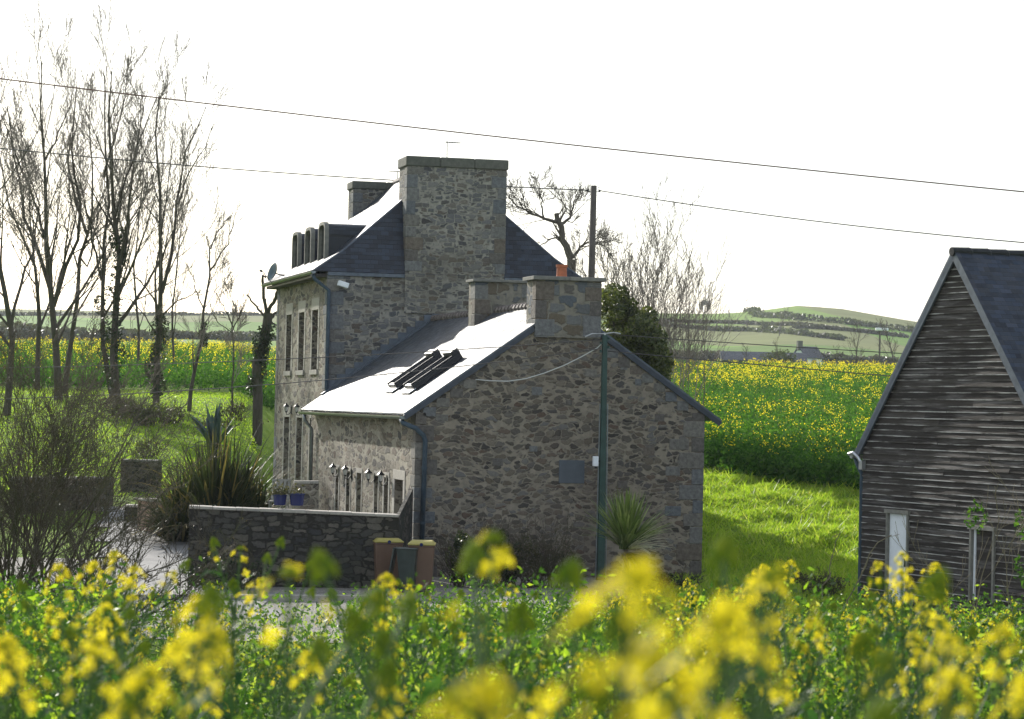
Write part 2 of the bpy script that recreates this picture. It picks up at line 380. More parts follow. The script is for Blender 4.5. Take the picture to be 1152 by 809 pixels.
def wallholes(mb, org, u, n, U, V, holes, depth, mi=0, v0=-.4):
    """a wall in the plane of u and Z with real openings and reveals; n points outwards"""
    us = sorted({0, U} | {h[0] for h in holes} | {h[1] for h in holes}); vz = sorted({v0, V} | {h[2] for h in holes} | {h[3] for h in holes})
    org = Vector(org); P = lambda a, z, d=0: org + u * a + Vector((0, 0, z)) - n * d
    for a0, a1 in zip(us, us[1:]):
        for b0, b1 in zip(vz, vz[1:]):
            cx, cy = (a0 + a1) / 2, (b0 + b1) / 2
            if any(h[0] < cx < h[1] and h[2] < cy < h[3] for h in holes): continue
            mb.add([P(a0, b0), P(a1, b0), P(a1, b1), P(a0, b1)], [(0, 1, 2, 3)], mi)
    for a0, a1, b0, b1 in [h[:4] for h in holes]:
        q = [P(a0, b0), P(a1, b0), P(a1, b1), P(a0, b1)]; r = [P(a0, b0, depth), P(a1, b0, depth), P(a1, b1, depth), P(a0, b1, depth)]
        for i in range(4):
            j = (i + 1) % 4; mb.add([q[i], q[j], r[j], r[i]], [(0, 1, 2, 3)], mi)
def clouds(name, C, A, B, mats, mi=None, parent=None, fold=False):
    """many small four-cornered leaves: centres C, half vectors A and B"""
    n = len(C)
    vs = np.stack([C - A - B * .25, C - B, C + A - B * .25, C + B], 1).reshape(-1, 3)       # kite
    off = rootof(parent) if parent else Vector((0, 0, 0))
    vs = (vs - np.array(off)).astype(np.float32)
    me = bpy.data.meshes.new(name); me.vertices.add(4 * n); me.vertices.foreach_set('co', vs.ravel())
    me.loops.add(4 * n); me.loops.foreach_set('vertex_index', np.arange(4 * n, dtype=np.int32))
    me.polygons.add(n); me.polygons.foreach_set('loop_start', np.arange(0, 4 * n, 4, dtype=np.int32))
    for m in (mats if isinstance(mats, (list, tuple)) else [mats]): me.materials.append(M[m] if isinstance(m, str) else m)
    if mi is not None: me.polygons.foreach_set('material_index', np.asarray(mi, dtype=np.int32))
    me.update(calc_edges=True); me.validate()
    o = bpy.data.objects.new(name, me); col.objects.link(o)
    if parent: o.parent = parent
    return o
def randdirs(n, zmin=-1, zmax=1):
    z = rng.uniform(zmin, zmax, n); a = rng.uniform(0, 2 * math.pi, n); r = np.sqrt(1 - z * z)
    return np.stack([r * np.cos(a), r * np.sin(a), z], 1)
def leafvecs(n, size, dirs=None, asp=.5):
    d = randdirs(n) if dirs is None else dirs
    e = np.cross(d, randdirs(n)); e /= np.linalg.norm(e, axis=1)[:, None] + 1e-9
    s = (size * rng.uniform(.6, 1.3, n))[:, None] if np.isscalar(size) else size[:, None]
    return e * s * asp, d * s

# ------------------------------------------------------------------ terrain
def lerp(x, pts):
    if x <= pts[0][0]: return pts[0][1]
    for (a, p), (b, q) in zip(pts, pts[1:]):
        if x <= b: return p + (q - p) * (x - a) / (b - a)
    return pts[-1][1]
def sst(a, b, x): t = min(1, max(0, (x - a) / (b - a))); return t * t * (3 - 2 * t)
LEFT = [(52, 0), (58, .12), (64, .5), (68, .85), (72, 1.1), (78, 1.6), (100, 3.85), (106, 4.15), (200, 7.25), (260, 9.0)]
RIGHT = [(58, 0), (61, .1), (66, .75), (71, 1.35), (75, 1.6), (80, 1.85), (200, 6.75), (260, 6.9)]
MID = [(84, 0), (105, 3.2), (200, 6.9), (260, 7.8)]
FG = [(-60, 2.2), (0, 2.42), (5, 2.36), (10, 1.95), (20, 1.1), (32, .3), (38, 0)]
CREST = [(-.6, 60), (-.25, 96), (-.1, 97), (.0, 104), (.045, 107), (.08, 109), (.095, 113), (.113, 121), (.130, 118), (.148, 110), (.160, 105), (.185, 95), (.3, 70), (.6, 40)]
def ground(S, D):
    if D < 40: z = lerp(D, FG)
    else:
        u = S / D; wl = sst(-.092, -.108, u); wr = sst(.058, .076, u)
        hump = wr * sst(61, 64, D) * (1 - sst(76, 79, D))
        if hump: z_h = hump * (.26 * noise.noise(Vector((S * .55, D * .5, 1))) + .10 * noise.noise(Vector((S * 1.5, D * 1.3, 4))))
        else: z_h = 0
        if D <= 260: z = z_h + lerp(D, MID) * (1 - wl - wr) + lerp(D, LEFT) * wl + lerp(D, RIGHT) * wr
        else:
            u = max(-.6, min(.6, u)); b = {0: 0}
            z260 = lerp(260, MID) * (1 - wl - wr) + 9.0 * wl + 6.9 * wr
            a0 = (z260 - EYE) / 260 * F; A = lerp(u, CREST); t = min(1, (D - 260) / 640)
            a = a0 + (A - a0) * (t ** 1.25)
            z = EYE + a / F * min(D, 900)
            if D > 900: z -= (D - 900) * .02
            z += noise.noise(Vector((S / 70, D / 70, 0))) * 1.2 * sst(280, 500, D) * (1 - sst(800, 890, D) * .6)
    return z
def hit(x, y, d0=42.0, d1=1400.0):
    d = d0
    while d < d1:
        p = at(x, y, d); s, dd = SD(p)
        if p.z <= ground(s, dd): return p
        d *= 1.004
    return at(x, y, d1)
def gz(p): s, d = SD(p); return ground(s, d)
def setz(p, e=0.0): return Vector((p.x, p.y, gz(p) + e))
def axis(a): return sorted(set(a))
SL = [i * 1.5 for i in range(-30, 31)] + [2.5 + .4 * i for i in range(30)] + [s * (45 + 8 * i) for i in range(1, 28) for s in (-1, 1)] + [s * (261 + 90 * i) for i in range(1, 22) for s in (-1, 1)]
DL = [-60, -40, -20, -10] + list(range(-5, 111)) + [60.5 + i * .5 for i in range(38)] + list(range(114, 204, 4)) + list(range(210, 270, 10)) + list(range(280, 960, 20)) + [1000, 1100, 1300, 1700, 2300, 3200]
def sheet(name, S, D, mat, e=0.0, rough=0.0, fn=None):
    mb = MB(); S, D = axis(S), axis(D); n = len(S)
    for d in D:
        for s in S:
            z = ground(s, d) + e
            if rough and d > 4: z += noise.noise(Vector((s * 1.7, d * 1.7, 3))) * rough
            mb.v.append(W(s, d, z))
    for j in range(len(D) - 1):
        for i in range(n - 1):
            if fn and not fn((S[i] + S[i + 1]) / 2, (D[j] + D[j + 1]) / 2): continue
            mb.f.append([j * n + i, j * n + i + 1, (j + 1) * n + i + 1, (j + 1) * n + i]); mb.mi.append(0)
    return mb.build(name, mat, smooth=True)
mb_fn = lambda s, d: d < 240
tag(sheet('ground', SL, [d for d in DL if d <= 260], 'ground'), kind='structure')
tag(sheet('hills', SL, [260] + [d for d in DL if d > 260], 'hill'), kind='structure')
tag(sheet('yard', [-16 + i * .8 for i in range(41)], [40 + i * .8 for i in range(23)], 'gravel', .012), kind='structure')
tag(sheet('driveway', [-20 + i * .5 for i in range(36)], [44 + i for i in range(25)], 'drive', .03,
    fn=lambda s, d: -.160 * d - (1.5 if d < 52 else 0) < s < -.118 * d + (2.0 if d > 54 else 1.2) and d < 68), kind='structure')
mb = MB()
a, b = onZ(60, 675, 0), onZ(432, 677, 0)
u = (b - a).normalized(); v = Vector((-u.y, u.x, 0)); L = (b - a).length; k = int(L / 1.0)
for i in range(k): mb.obox(a + u * (i + .5) * L / k + Vector((0, 0, .05)), u * (L / k / 2 - .006), v * .09, Vector((0, 0, .07)))
tag(mb.build('kerb', 'granite', bevel=.01), kind='structure')
#PART2
# ------------------------------------------------------------------ stone buildings
NX, NY = Vector((-1, 0, 0)), Vector((0, -1, 0))
UX, UY, UZ = Vector((1, 0, 0)), Vector((0, 1, 0)), Vector((0, 0, 1))
def quoins(mb, x, y, sx, sy, z0, z1, h=.34, big=.52, small=.30, pr=.012):
    """corner blocks; sx, sy = direction in which the two walls run away from the corner"""
    z = z0; k = rnd.randint(0, 1)
    while z < z1 - .08:
        hh = min(h * rnd.uniform(.75, 1.2), z1 - z); a, b = (big, small) if k else (small, big); k = 1 - k
        a *= rnd.uniform(.8, 1.15); b *= rnd.uniform(.8, 1.1)
        x0, x1 = sorted((x - sx * pr, x + sx * a)); y0, y1 = sorted((y - sy * pr, y + sy * b))
        mb.box(x0, x1, y0, y1, z + .008, z + hh - .008); z += hh
def chimney(par, x0, x1, y0, y1, z0, z1, cap, ov, wm, qm, cm, cth=None, qh=.36):
    c = MB(); c.box(x0, x1, y0, y1, z0, z1); o = c.build('chimney', wm, par)
    for x, sx in ((x0, 1), (x1, -1)): q = MB(); quoins(q, x, y0, sx, 1, max(z0 + .02, z1 - 2.9), z1 - .02, qh, .42, .3); q.build('corner_stones', qm, o, bevel=.012)
    q = MB(); n = max(2, int((x1 - x0) / .85)); w_ = (x1 - x0 + 2 * ov) / n
    for i in range(n): q.box(x0 - ov + i * w_ + .003, x0 - ov + (i + 1) * w_ - .003, y0 - ov, y1 + ov, z1 + .002, z1 + cap)
    q.build('cap', cm, o, bevel=.03 if cap > .2 else .012)
    return o
def window(par, X, yc, wd, z0, z1, name='window', depth=.24, lint=.26, jam=.15, lm='granite', arch=False):
    """frame, pane and dressed stone around one opening of a wall facing -X"""
    y0, y1 = yc - wd / 2, yc + wd / 2; x = X + depth - .07
    f = MB(); t = .06
    f.box(x, x + .05, y0, y0 + t, z0, z1); f.box(x, x + .05, y1 - t, y1, z0, z1)
    f.box(x + .002, x + .048, y0 + t, y1 - t, z1 - t, z1); f.box(x + .002, x + .048, y0 + t, y1 - t, z0, z0 + t)
    f.box(x + .004, x + .046, yc - .025, yc + .025, z0 + t, z1 - t)
    for k in (1, 2): zz = z0 + (z1 - z0) * k / 3; f.box(x + .012, x + .04, y0 + t, y1 - t, zz - .012, zz + .012)
    o = f.build(name, 'frame', par)
    MB().box(x + .02, x + .03, y0 + .01, y1 - .01, z0 + .01, z1 - .01).build('pane', 'glass', o)
    s = MB(); p = .014
    s.box(X - p, X + .1, y0 - jam, y1 + jam, z1 + .003, z1 + lint)
    z = z0
    while z < z1 - .05:
        hh = min(.36 * rnd.uniform(.8, 1.2), z1 - z)
        for s0, s1 in ((y0 - jam * rnd.uniform(.8, 1.5), y0 - .002), (y1 + .002, y1 + jam * rnd.uniform(.8, 1.5))): s.box(X - p, X + .12, s0, s1, z + .005, z + hh - .003)
        z += hh
    s.box(X - .05, X + .1, y0 - jam, y1 + jam, z0 - .14, z0 - .003)
    s.build('surround', lm, o, bevel=.006)
    return o
def halfround(mb, p, q, r, n=8):
    p, q = Vector(p), Vector(q); t = (q - p).normalized(); s = t.cross(UZ).normalized(); o = len(mb.v)
    for c in (p, q):
        for rr in (r, r - .006):
            for i in range(n + 1): g = math.pi * i / n; mb.v.append(c + s * math.cos(g) * rr - UZ * math.sin(g) * rr)
    m = n + 1
    for i in range(n):
        mb.add([], []); mb.f += [[o + i, o + i + 1, o + 2 * m + i + 1, o + 2 * m + i], [o + m + i, o + m + i + 1, o + 3 * m + i + 1, o + 3 * m + i]]; mb.mi += [0, 0]
    mb.f += [[o + m + i for i in range(m)], [o + 3 * m + i for i in range(m)][::-1]]; mb.mi += [0, 0]

# ---- tall house
XA, XB, YA, YB, EZ = 11.91, 18.8, 68.3, 77.1, 7.40
house = thing('stone_house', (15.3, 72.7, 0), 'tall grey stone house with three arched dormers and a wide gable chimney', 'house')
mb = MB()
up = [(y, 4.70, 6.37) for y in (70.1, 72.4, 74.7)]; lo = [(y, 1.15, 3.33) for y in (70.1, 72.4, 74.7)]
holes = [(YB - y - .48, YB - y + .48, a, b) for y, a, b in up + lo]
wallholes(mb, (XA, YB, 0), -UY, NX, YB - YA, EZ, holes, .24, 1)
wallholes(mb, (XA, YA, 0), UX, NY, XB - XA, EZ, [], .2, 0)
wallholes(mb, (XB, YA, 0), UY, UX, YB - YA, EZ, [], .2, 0)
wallholes(mb, (XB, YB, 0), -UX, UY, XB - XA, EZ, [], .2, 0)
mb.box(XA + .5, XB - .5, YA + .5, YB - .5, 4.0, 4.1, 2)
mb.build('wall', ['coursed', 'front', 'dark'], house)
for a_ in ((XA, YA, 1, 1, -.3, EZ - .05, .34, .5, .3), (XB, YA, -1, 1, -.3, EZ - .05, .38, .6, .36), (XA, YB, 1, -1, 0, EZ - .05, .38, .5, .36)):
    q = MB(); quoins(q, *a_); q.build('corner_stones', 'quoin', house, bevel=.01)
for y, a, b in up: window(house, XA, y, .96, a, b, lint=.34)
for y, a, b in lo: window(house, XA, y, .96, a, b, lint=.34)
mb = MB(); XM = 15.35; RZ = 10.52
e0, e1, k0, k1 = 11.52, 19.18, 12.35, 18.35
yn, yf = 68.285, 77.35
EN = {'ea': (e0, yn, 7.36), 'eb': (e1, yn, 7.36), 'ka': (k0, yn + .18, 7.93), 'kb': (k1, yn + .18, 7.93), 'r': (XM, 69.25, RZ)}
EF = {'ea': (e0, yf, 7.36), 'eb': (e1, yf, 7.36), 'ka': (k0, yf - .28, 7.93), 'kb': (k1, yf - .28, 7.93), 'r': (XM, 76.35, RZ)}
mb.roofpoly([EN['ea'], EF['ea'], EF['ka'], EN['ka']], UY); mb.roofpoly([EN['ka'], EF['ka'], EF['r'], EN['r']], UY)
mb.roofpoly([EF['eb'], EN['eb'], EN['kb'], EF['kb']], UY); mb.roofpoly([EF['kb'], EN['kb'], EN['r'], EF['r']], UY)
mb.roofpoly([EN['eb'], EN['ea'], EN['ka'], EN['kb']], UX); mb.roofpoly([EN['kb'], EN['ka'], EN['r']], UX)
mb.roofpoly([EF['ea'], EF['eb'], EF['kb'], EF['ka']], UX); mb.roofpoly([EF['ka'], EF['kb'], EF['r']], UX)
roof = mb.build('roof', ['slate_main', 'flash'], house)
chimney(roof, 14.06, 16.87, 68.24, 69.35, 6.3, 10.35, .28, .05, M['coursed'], M['quoin'], M['capd'])
chimney(roof, 14.05, 16.1, 76.3, 77.15, 7.6, 10.35, .24, .05, M['coursed'], M['quoin'], M['capd'])
mb = MB()
for i in range(22):
    y = 69.3 + i * .32
    mb.tube([(XM, y, RZ + .05), (XM, y + .30, RZ + .06)], [.105, .115], 8)
mb.build('ridge_tiles', 'ridge', roof, bevel=0)
def dormer(yc):
    xf, xb, hw, zb, zs, zt = 12.02, 13.55, .52, 7.55, 8.50, 8.80
    def prof(hw, zs, zt, n=12): return [(-hw, zb)] + [(-hw * math.copysign(abs(math.cos(math.pi * i / n)) ** .5, math.cos(math.pi * i / n)), zs + (zt - zs) * max(0, math.sin(math.pi * i / n)) ** .7) for i in range(n + 1)] + [(hw, zb)]
    m = MB(); P = prof(hw, zs, zt); k = len(P)
    m.v += [Vector((xf + .07, yc + a, b)) for a, b in P] + [Vector((xb, yc + a, b)) for a, b in P]
    for i in range(k - 1):
        m.uv[len(m.f)] = [(0, i * .14), (1.5, i * .14), (1.5, i * .14 + .14), (0, i * .14 + .14)]
        m.f.append([i, k + i, k + i + 1, i + 1]); m.mi.append(0)
    d = m.build('dormer', 'slate_main', roof)
    fr = MB(); A, B = prof(hw + .03, zs, zt + .04), prof(hw - .05, zs, zt - .05)
    for x in (xf, xf + .12): fr.v += [Vector((x, yc + a, b)) for a, b in A] + [Vector((x, yc + a, b)) for a, b in B]
    for i in range(k - 1):
        fr.f += [[i, i + 1, k + i + 1, k + i], [2 * k + i, 3 * k + i, 3 * k + i + 1, 2 * k + i + 1], [k + i, k + i + 1, 3 * k + i + 1, 3 * k + i], [i, 2 * k + i, 2 * k + i + 1, i + 1]]; fr.mi += [0] * 4
    fr.box(xf - .06, xf + .2, yc - hw - .1, yc + hw + .1, zb - .02, zb + .14)
    fr.build('surround', 'cap', d, bevel=0)
    pn = MB(); C = prof(hw - .05, zs, zt - .05); pn.v += [Vector((xf + .1, yc + a, b)) for a, b in C]; pn.f.append(list(range(k))); pn.mi.append(0)
    pn.build('pane', 'glass', d)
for y in (70.1, 72.4, 74.7): dormer(y)
mb = MB(); halfround(mb, (e0 - .02, yn - .12, 7.36), (e0 - .02, yf, 7.36), .075); mb.build('gutter', 'zinc', house)
MB().box(e0 + .06, XA + .02, yn + .1, yf - .1, 7.22, 7.30).build('soffit', 'frame', house)
MB().box(XA + .0, 14.05, YA - .07, YA - .012, 7.26, 7.36).box(16.88, XB, YA - .07, YA - .012, 7.26, 7.36).build('cornice', 'flash', house, bevel=.01)
mb = MB(); mb.tube([(e0 - .02, yn + .05, 7.28), (e0 + .05, yn + .06, 7.15), (XA + .03, YA - .08, 6.85), (XA + .03, YA - .085, 5.0), (XA + .03, YA - .085, .1)], .055, 10)
mb.build('downpipe', 'bluepipe', house, smooth=True)

# ---- low wing
xa, xb, ya, yb = 11.55, 18.2, 54.5, 68.28
cott = thing('stone_cottage', (14.9, 61, 0), 'low rubble stone wing with sunlit slate roof, joined to the gable of the tall house', 'cottage')
RX = 14.87; sl = .705; ez = 3.56; ex = 11.28
rz = ez + sl * (RX - ex); ex2 = 2 * RX - ex + .12
wz = lambda x: (ez + sl * (x - ex)) if x < RX else (rz - (rz - ez) * (x - RX) / (ex2 - RX))
mb = MB()
ops = [(64.05, .42), (62.5, .5), (61.05, .62), (58.85, .45), (57.65, .5), (56.2, .95)]
wallholes(mb, (xa, yb, 0), -UY, NX, yb - ya, wz(xa) - .07, [(yb - y - w_ / 2, yb - y + w_ / 2, .12, 2.08) for y, w_ in ops], .26, 1)
P = [(xa, -.5), (xb, -.5), (xb, wz(xb) - .07), (RX, rz - .09), (xa, wz(xa) - .07)]
mb.add([(x, ya, z) for x, z in P], [(0, 1, 2, 3, 4)], 0)
wallholes(mb, (xb, ya, 0), UY, UX, yb - ya, wz(xb) - .07, [], .2, 0)
mb.box(xa + .45, xb - .3, ya + .4, yb - .1, 2.6, 2.7, 2)
mb.build('wall', ['rubble', 'front', 'dark'], cott)
q = MB(); quoins(q, xa, ya, 1, 1, -.3, wz(xa) - .12, .32, .48, .28); q.build('corner_stones', 'quoin', cott, bevel=.012)
q = MB(); quoins(q, xb, ya, -1, 1, -.3, wz(xb) - .075, .34, .55, .28); q.build('corner_stones', 'quoin', cott, bevel=.012)
q = MB()
# coping stones that step under the right-hand verge
for i in range(7):
    x = RX + 1.0 + i * .28; z = wz(x + .15) - .16; q.box(x, x + .27, ya - .012, ya + .2, z - rnd.uniform(.14, .24), z)
for i in range(4):
    x = xa + .15 + i * .3; z = wz(x) - .12; q.box(x, x + .29, ya - .012, ya + .2, z - .2, z)
q.build('coping_stones', 'quoin', cott, bevel=.012)
for y, w_ in ops: window(cott, xa, y, w_, .12, 2.08, name='door' if w_ > .9 else 'window', lint=.22 if w_ > .9 else .12, jam=.2 if w_ > .9 else .1)
mb = MB()
for s_, e_ in ((ex, RX), (ex2, RX)):
    y0, y1 = (ya - .06, yb - .01)
    zz = ez; pts = [(s_, y0, zz), (s_, y1, zz), (e_, y1, rz), (e_, y0, rz)]
    mb.roofpoly(pts if s_ < e_ else [pts[1], pts[0], pts[3], pts[2]], UY, .04)
croof = mb.build('roof', ['slate', 'flash'], cott)
for s_ in (ex, ex2):                                              # barge boards
    mb = MB()
    a, b = Vector((s_, ya - .03, ez - .06)), Vector((14.17 if s_ < RX else 15.71, ya - .03, rz - .06 - (.70 * sl if s_ < RX else .84 * (rz - ez) / (ex2 - RX)))); d = (b - a); L = d.length; d.normalize(); n = d.cross(UY).normalized()
    mb.obox((a + b) / 2, d * L / 2, UY * .028, n * .055)
    mb.build('barge_board', 'flashd', cott)
chimney(croof, 14.19, 15.69, 54.42, 55.25, 5.35, 6.62, .09, .09, M['chim'], M['quoin'], M['cap'], qh=.40)
chimney(croof, 14.35, 16.0, 61.0, 61.7, 5.4, 6.86, .07, .08, M['chim'], M['quoin'], M['cap'])
q = MB()
for x in (14.9,):
    c = onY(632, 300, 54.9); q.lathe((c.x, 54.9, 6.71), [(.0, 0), (.14, 0), (.12, .05), (.115, .22), (.135, .24), (.135, .29), (.1, .29), (.095, .1)], 14)
q.build('chimney_pot', 'terra', croof, smooth=False)
mb = MB()
for i in range(38):
    y = 55.35 + i * .335
    if 60.7 < y < 61.8: continue
    mb.tube([(RX, y, rz + .045), (RX, y + .31, rz + .055)], [.085, .10], 8)
    mb.tube([(RX, y + .30, rz + .05), (RX, y + .335, rz + .055)], [.12, .12], 8)
mb.build('ridge_tiles', 'ridge', croof)
mb = MB()                                                        # stepped lead flashing against the tall gable
for i in range(13):
    x = ex + .70 + i * .24; z = wz(x) + .05; mb.box(x, x + .25, YA - .05, YA - .014, z, z + .30)
mb.obox(Vector((13.4, YA - .10, wz(13.4) + .06)), Vector((1.6, 0, 1.6 * sl)), Vector((0, .10, 0)), Vector((-.02, 0, .03)))
mb.build('flashing', 'flash', croof)
def skylight(y0, y1, x0, x1):
    n = Vector((-sl, 0, 1)).normalized(); u = Vector((1, 0, sl)).normalized(); c0 = Vector((x0, 0, ez + .05 + sl * (x0 - ex)))
    L = (x1 - x0) / u.x; f = MB(); c = c0 + u * L / 2; c.y = (y0 + y1) / 2; hw = (y1 - y0) / 2
    for s_ in (-1, 1): f.obox(c + UY * s_ * (hw - .05) + n * .075, u * L / 2, UY * .05, n * .075)
    for s_ in (-1, 1): f.obox(c + u * s_ * (L / 2 - .05) + n * .074, u * .05, UY * (hw - .1), n * .072)
    f.obox(c + u * (L / 2 - .09) + n * .20, u * .10, UY * hw, n * .07)   # roller shutter housing
    for s_ in (-1, 1): f.obox(c + UY * s_ * (hw - .03) + n * .165, u * L / 2, UY * .03, n * .018)
    o = f.build('skylight', 'velux', croof, bevel=.02)
    g_ = MB(); g_.obox(c + n * .09, u * (L / 2 - .1), UY * (hw - .1), n * .01); g_.build('pane', 'glass', o)
    g_ = MB(); g_.obox(c - u * (L / 2 + .06) + n * .04, u * .10, UY * (hw + .06), n * .012); g_.build('flashing', 'alu', o)
skylight(58.9, 59.75, 12.02, 13.12); skylight(56.75, 57.65, 11.98, 13.1)
mb = MB(); halfround(mb, (ex - .04, ya - .05, ez - .03), (ex - .04, 68.2, ez - .03), .075); mb.build('gutter', 'zinc', cott)
p0, p1, p2, p3 = Vector((ex - .04, ya + .12, ez - .10)), onY(468, 482, ya - .1), onY(478.5, 492, ya - .08), onY(474.5, 612, ya - .08)
p1.z -= 0
mb = MB(); mb.tube([p0, p0 + Vector((.02, -.1, -.08)), p1, p1 + (p2 - p1) * .8, p2 + Vector((0, 0, -.08)), p3], .055, 10); 
for z in (2.4, 1.2): c = p2.lerp(p3, (p2.z - z) / (p2.z - p3.z)); mb.lathe(c - UZ * .03, [(.068, 0), (.068, .06)], 10)
mb.build('downpipe', 'bluepipe', cott, smooth=True)
mb = MB(); y = 67.6; mb.tube([(ex - .04, y, ez - .1), (ex - .02, y, ez - .25), (xa - .09, y, ez - .5), (xa - .09, y, .1)], .045, 8); mb.build('downpipe', 'zinc', cott, smooth=True)
a, b = onY(629, 517.5, ya), onY(657, 544, ya)
MB().box(a.x, b.x, ya - .02, ya + .03, b.z, a.z).build('wall_plate', 'leadblue', cott, bevel=.006)
# square dressed blocks scattered in the gable
q = MB()
for x, y, w_, h in ((548, 388, 22, 9), (520, 424, 10, 6), (604, 440, 13, 10), (640, 453, 8, 7), (730, 508, 14, 10), (757, 530, 18, 11), (764, 500, 24, 13), (757, 575, 20, 12), (702, 412, 9, 9), (718, 430, 8, 8), (610, 372, 18, 9), (497, 470, 15, 8), (560, 520, 13, 9), (665, 420, 14, 9), (742, 470, 12, 9), (700, 545, 13, 9), (600, 505, 10, 7)):
    c = onY(x, y, ya); ww, hh = w_ * .0195 / 2, h * .0195 / 2
    if c.z + hh < wz(c.x) - .2: q.box(c.x - ww, c.x + ww, ya - .008, ya + .1, c.z - hh, c.z + hh)
q.build('dressed_blocks', 'quoin', cott, bevel=.02)
q = MB(); a = onY(452, 455, ya)
# ---- things fixed to the houses
def lantern(p, label):
    t = thing('wall_lantern', p, label, 'lantern', 'carriage lanterns on the house fronts')
    x, y, z = p; c = Vector((x - .16, y, z))
    m = MB(); m.box(x - .03, x - .001, y - .05, y + .05, z - .2, z + .02)
    m.tube([(x - .02, y, z - .12), (x - .08, y, z - .21), (x - .15, y, z - .21), (x - .16, y, z - .15)], .011, 6); m.build('bracket', 'black', t)
    g_ = MB(); g_.lathe(c, [(.034, -.12), (.064, .022)], 6); g_.build('glass', 'lglass', t)
    m = MB(); m.lathe(c, [(.0, -.17), (.022, -.15), (.038, -.125), (.038, -.115), (0, -.115)], 6); m.lathe(c, [(.0, .015), (.10, .022), (.088, .038), (.038, .085), (.022, .10), (.026, .115), (0, .145)], 6)
    for i in range(6):
        a0, a1 = basis(UZ); g0 = 2 * math.pi * i / 6; d = a0 * math.cos(g0) + a1 * math.sin(g0); m.tube([c + d * .036 - UZ * .12, c + d * .067 + UZ * .022], .005, 4)
    m.build('frame', 'black', t)
for y, l in ((63.85, 'black glazed carriage lantern left of the first narrow opening in the low wing'), (62.1, 'black glazed carriage lantern right of the first pair of narrow openings in the low wing'),
             (59.05, 'black glazed carriage lantern above the fourth narrow opening of the low wing'), (57.55, 'black glazed carriage lantern beside the door of the low wing')):
    lantern((xa, y, 2.12), l)
for y, l in ((73.9, 'small black lantern by the far ground-floor window of the tall house'), (72.0, 'small black lantern over the middle ground-floor window of the tall house')):
    lantern((XA, y, 3.62), l)
t = thing('satellite_dish', onX(310, 308, 11.5), 'dark teal satellite dish under the far end of the tall roof', 'satellite dish')
c = onX(309, 307, 11.35); ax = Vector((-.85, -.22, .28)).normalized()
m = MB(); m.lathe(c, [(0, -.02), (.10, -.01), (.18, .02), (.28, .08), (.29, .09), (.28, .095), (.18, .035), (0, 0)], 20, ax=ax); m.build('reflector', 'dish', t, smooth=True)
m = MB(); m.tube([c, c - ax * .15, Vector((XA, c.y, c.z - .1))], .02, 6); m.tube([c - UZ * .32 + ax * .08, c + ax * .42 - UZ * .1], .012, 5); m.lathe(c + ax * .42 - UZ * .1, [(0, 0), (.035, 0), (.035, .08), (0, .08)], 8, ax=ax); m.build('arm', 'black', t)
t = thing('floodlight', (12.3, YA, 7.0), 'small white floodlight high on the shaded gable near the corner', 'floodlight')
m = MB(); c = onY(386, 320, YA - .2); m.tube([(c.x, YA, c.z + .08), c], .02, 6); m.build('bracket', 'bluepipe', t)
m = MB(); m.obox(c, Vector((.14, 0, -.04)), Vector((0, .10, 0)), Vector((.02, 0, .07))); m.build('lamp_head', 'white', t, bevel=.015)
t = thing('television_antenna', (15.2, 68.8, 10.63), 'thin television antenna on the wide gable chimney', 'antenna')
c = onY(503, 174, 68.8); tp = onY(503, 160, 68.8); m = MB(); m.tube([(c.x, 68.8, 10.6), tp], .014, 6); m.build('mast', 'black', t)
m = MB(); e = tp + Vector((.42, .25, .02)); m.tube([tp - Vector((.05, .03, 0)), e], .016, 5)
for i in range(6): q = tp.lerp(e, i / 5); m.tube([q - Vector((-.06, .14, 0)), q + Vector((-.06, .14, 0))], .006, 4)
m.tube([tp + Vector((0, 0, -.22)), tp + Vector((0, 0, .2))], .008, 4); m.build('boom', 'cable', t)
t = thing('television_antenna', (XM, 76.2, RZ), 'small television antenna at the end of the tall ridge, left of the wide chimney', 'antenna')
tp = onY(447.5, 193, 76.3); m = MB(); m.tube([(tp.x, 76.3, RZ), tp], .014, 6); m.build('mast', 'black', t)
m = MB(); m.tube([tp - UX * .3, tp + UX * .14], .014, 5)
for i in range(4): q = tp + UX * (-.28 + i * .13); m.tube([q - UY * .2, q + UY * .2], .006, 4)
m.build('boom', 'cable', t)

# ---- garden wall with its raking return to the wing
t = thing('garden_wall', W(-6.3, 51.3), 'shaded rubble garden wall with a sunlit stone coping in front of the low wing', 'wall')
A, B = at(213, 569, 51.4), at(449, 579, 51.9); C = Vector((11.50, 54.42, 1.98)); n = Vector((-(B - A).y, (B - A).x, 0)).normalized() * .46
if n.y < 0: n = -n
m = MB()
def prism(m, p, q, n, zb=-.3, dz=0.0):
    b = [Vector((v.x, v.y, zb)) for v in (p, q, q + n, p + n)]; tt = [Vector((v.x, v.y, v.z + dz)) for v in (p, q)]; tt += [tt[1] + n, tt[0] + n]
    m.hexa(b, tt)
prism(m, A, B, n, dz=-.06)
n2 = Vector((-.07, .02, 0)); prism(m, B + Vector((.002, 0, 0)), C, n2, dz=-.03)
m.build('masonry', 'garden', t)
m = MB(); k = 9
for i in range(k):
    p, q = A.lerp(B, i / k), A.lerp(B, (i + 1) / k - .0015); nn = n.normalized(); dz = rnd.uniform(-.006, .006)
    m.hexa([p - nn * .04 - UZ * .058, q - nn * .04 - UZ * .058, q + n + nn * .04 - UZ * .058, p + n + nn * .04 - UZ * .058], [p - nn * .04 + UZ * dz, q - nn * .04 + UZ * dz, q + n + nn * .04 + UZ * dz, p + n + nn * .04 + UZ * dz])
m.build('coping', 'granite', t, bevel=.01)
t = thing('stone_parapet', at(346, 560, 66.3), 'pale block parapet beside the corner of the tall house', 'wall')
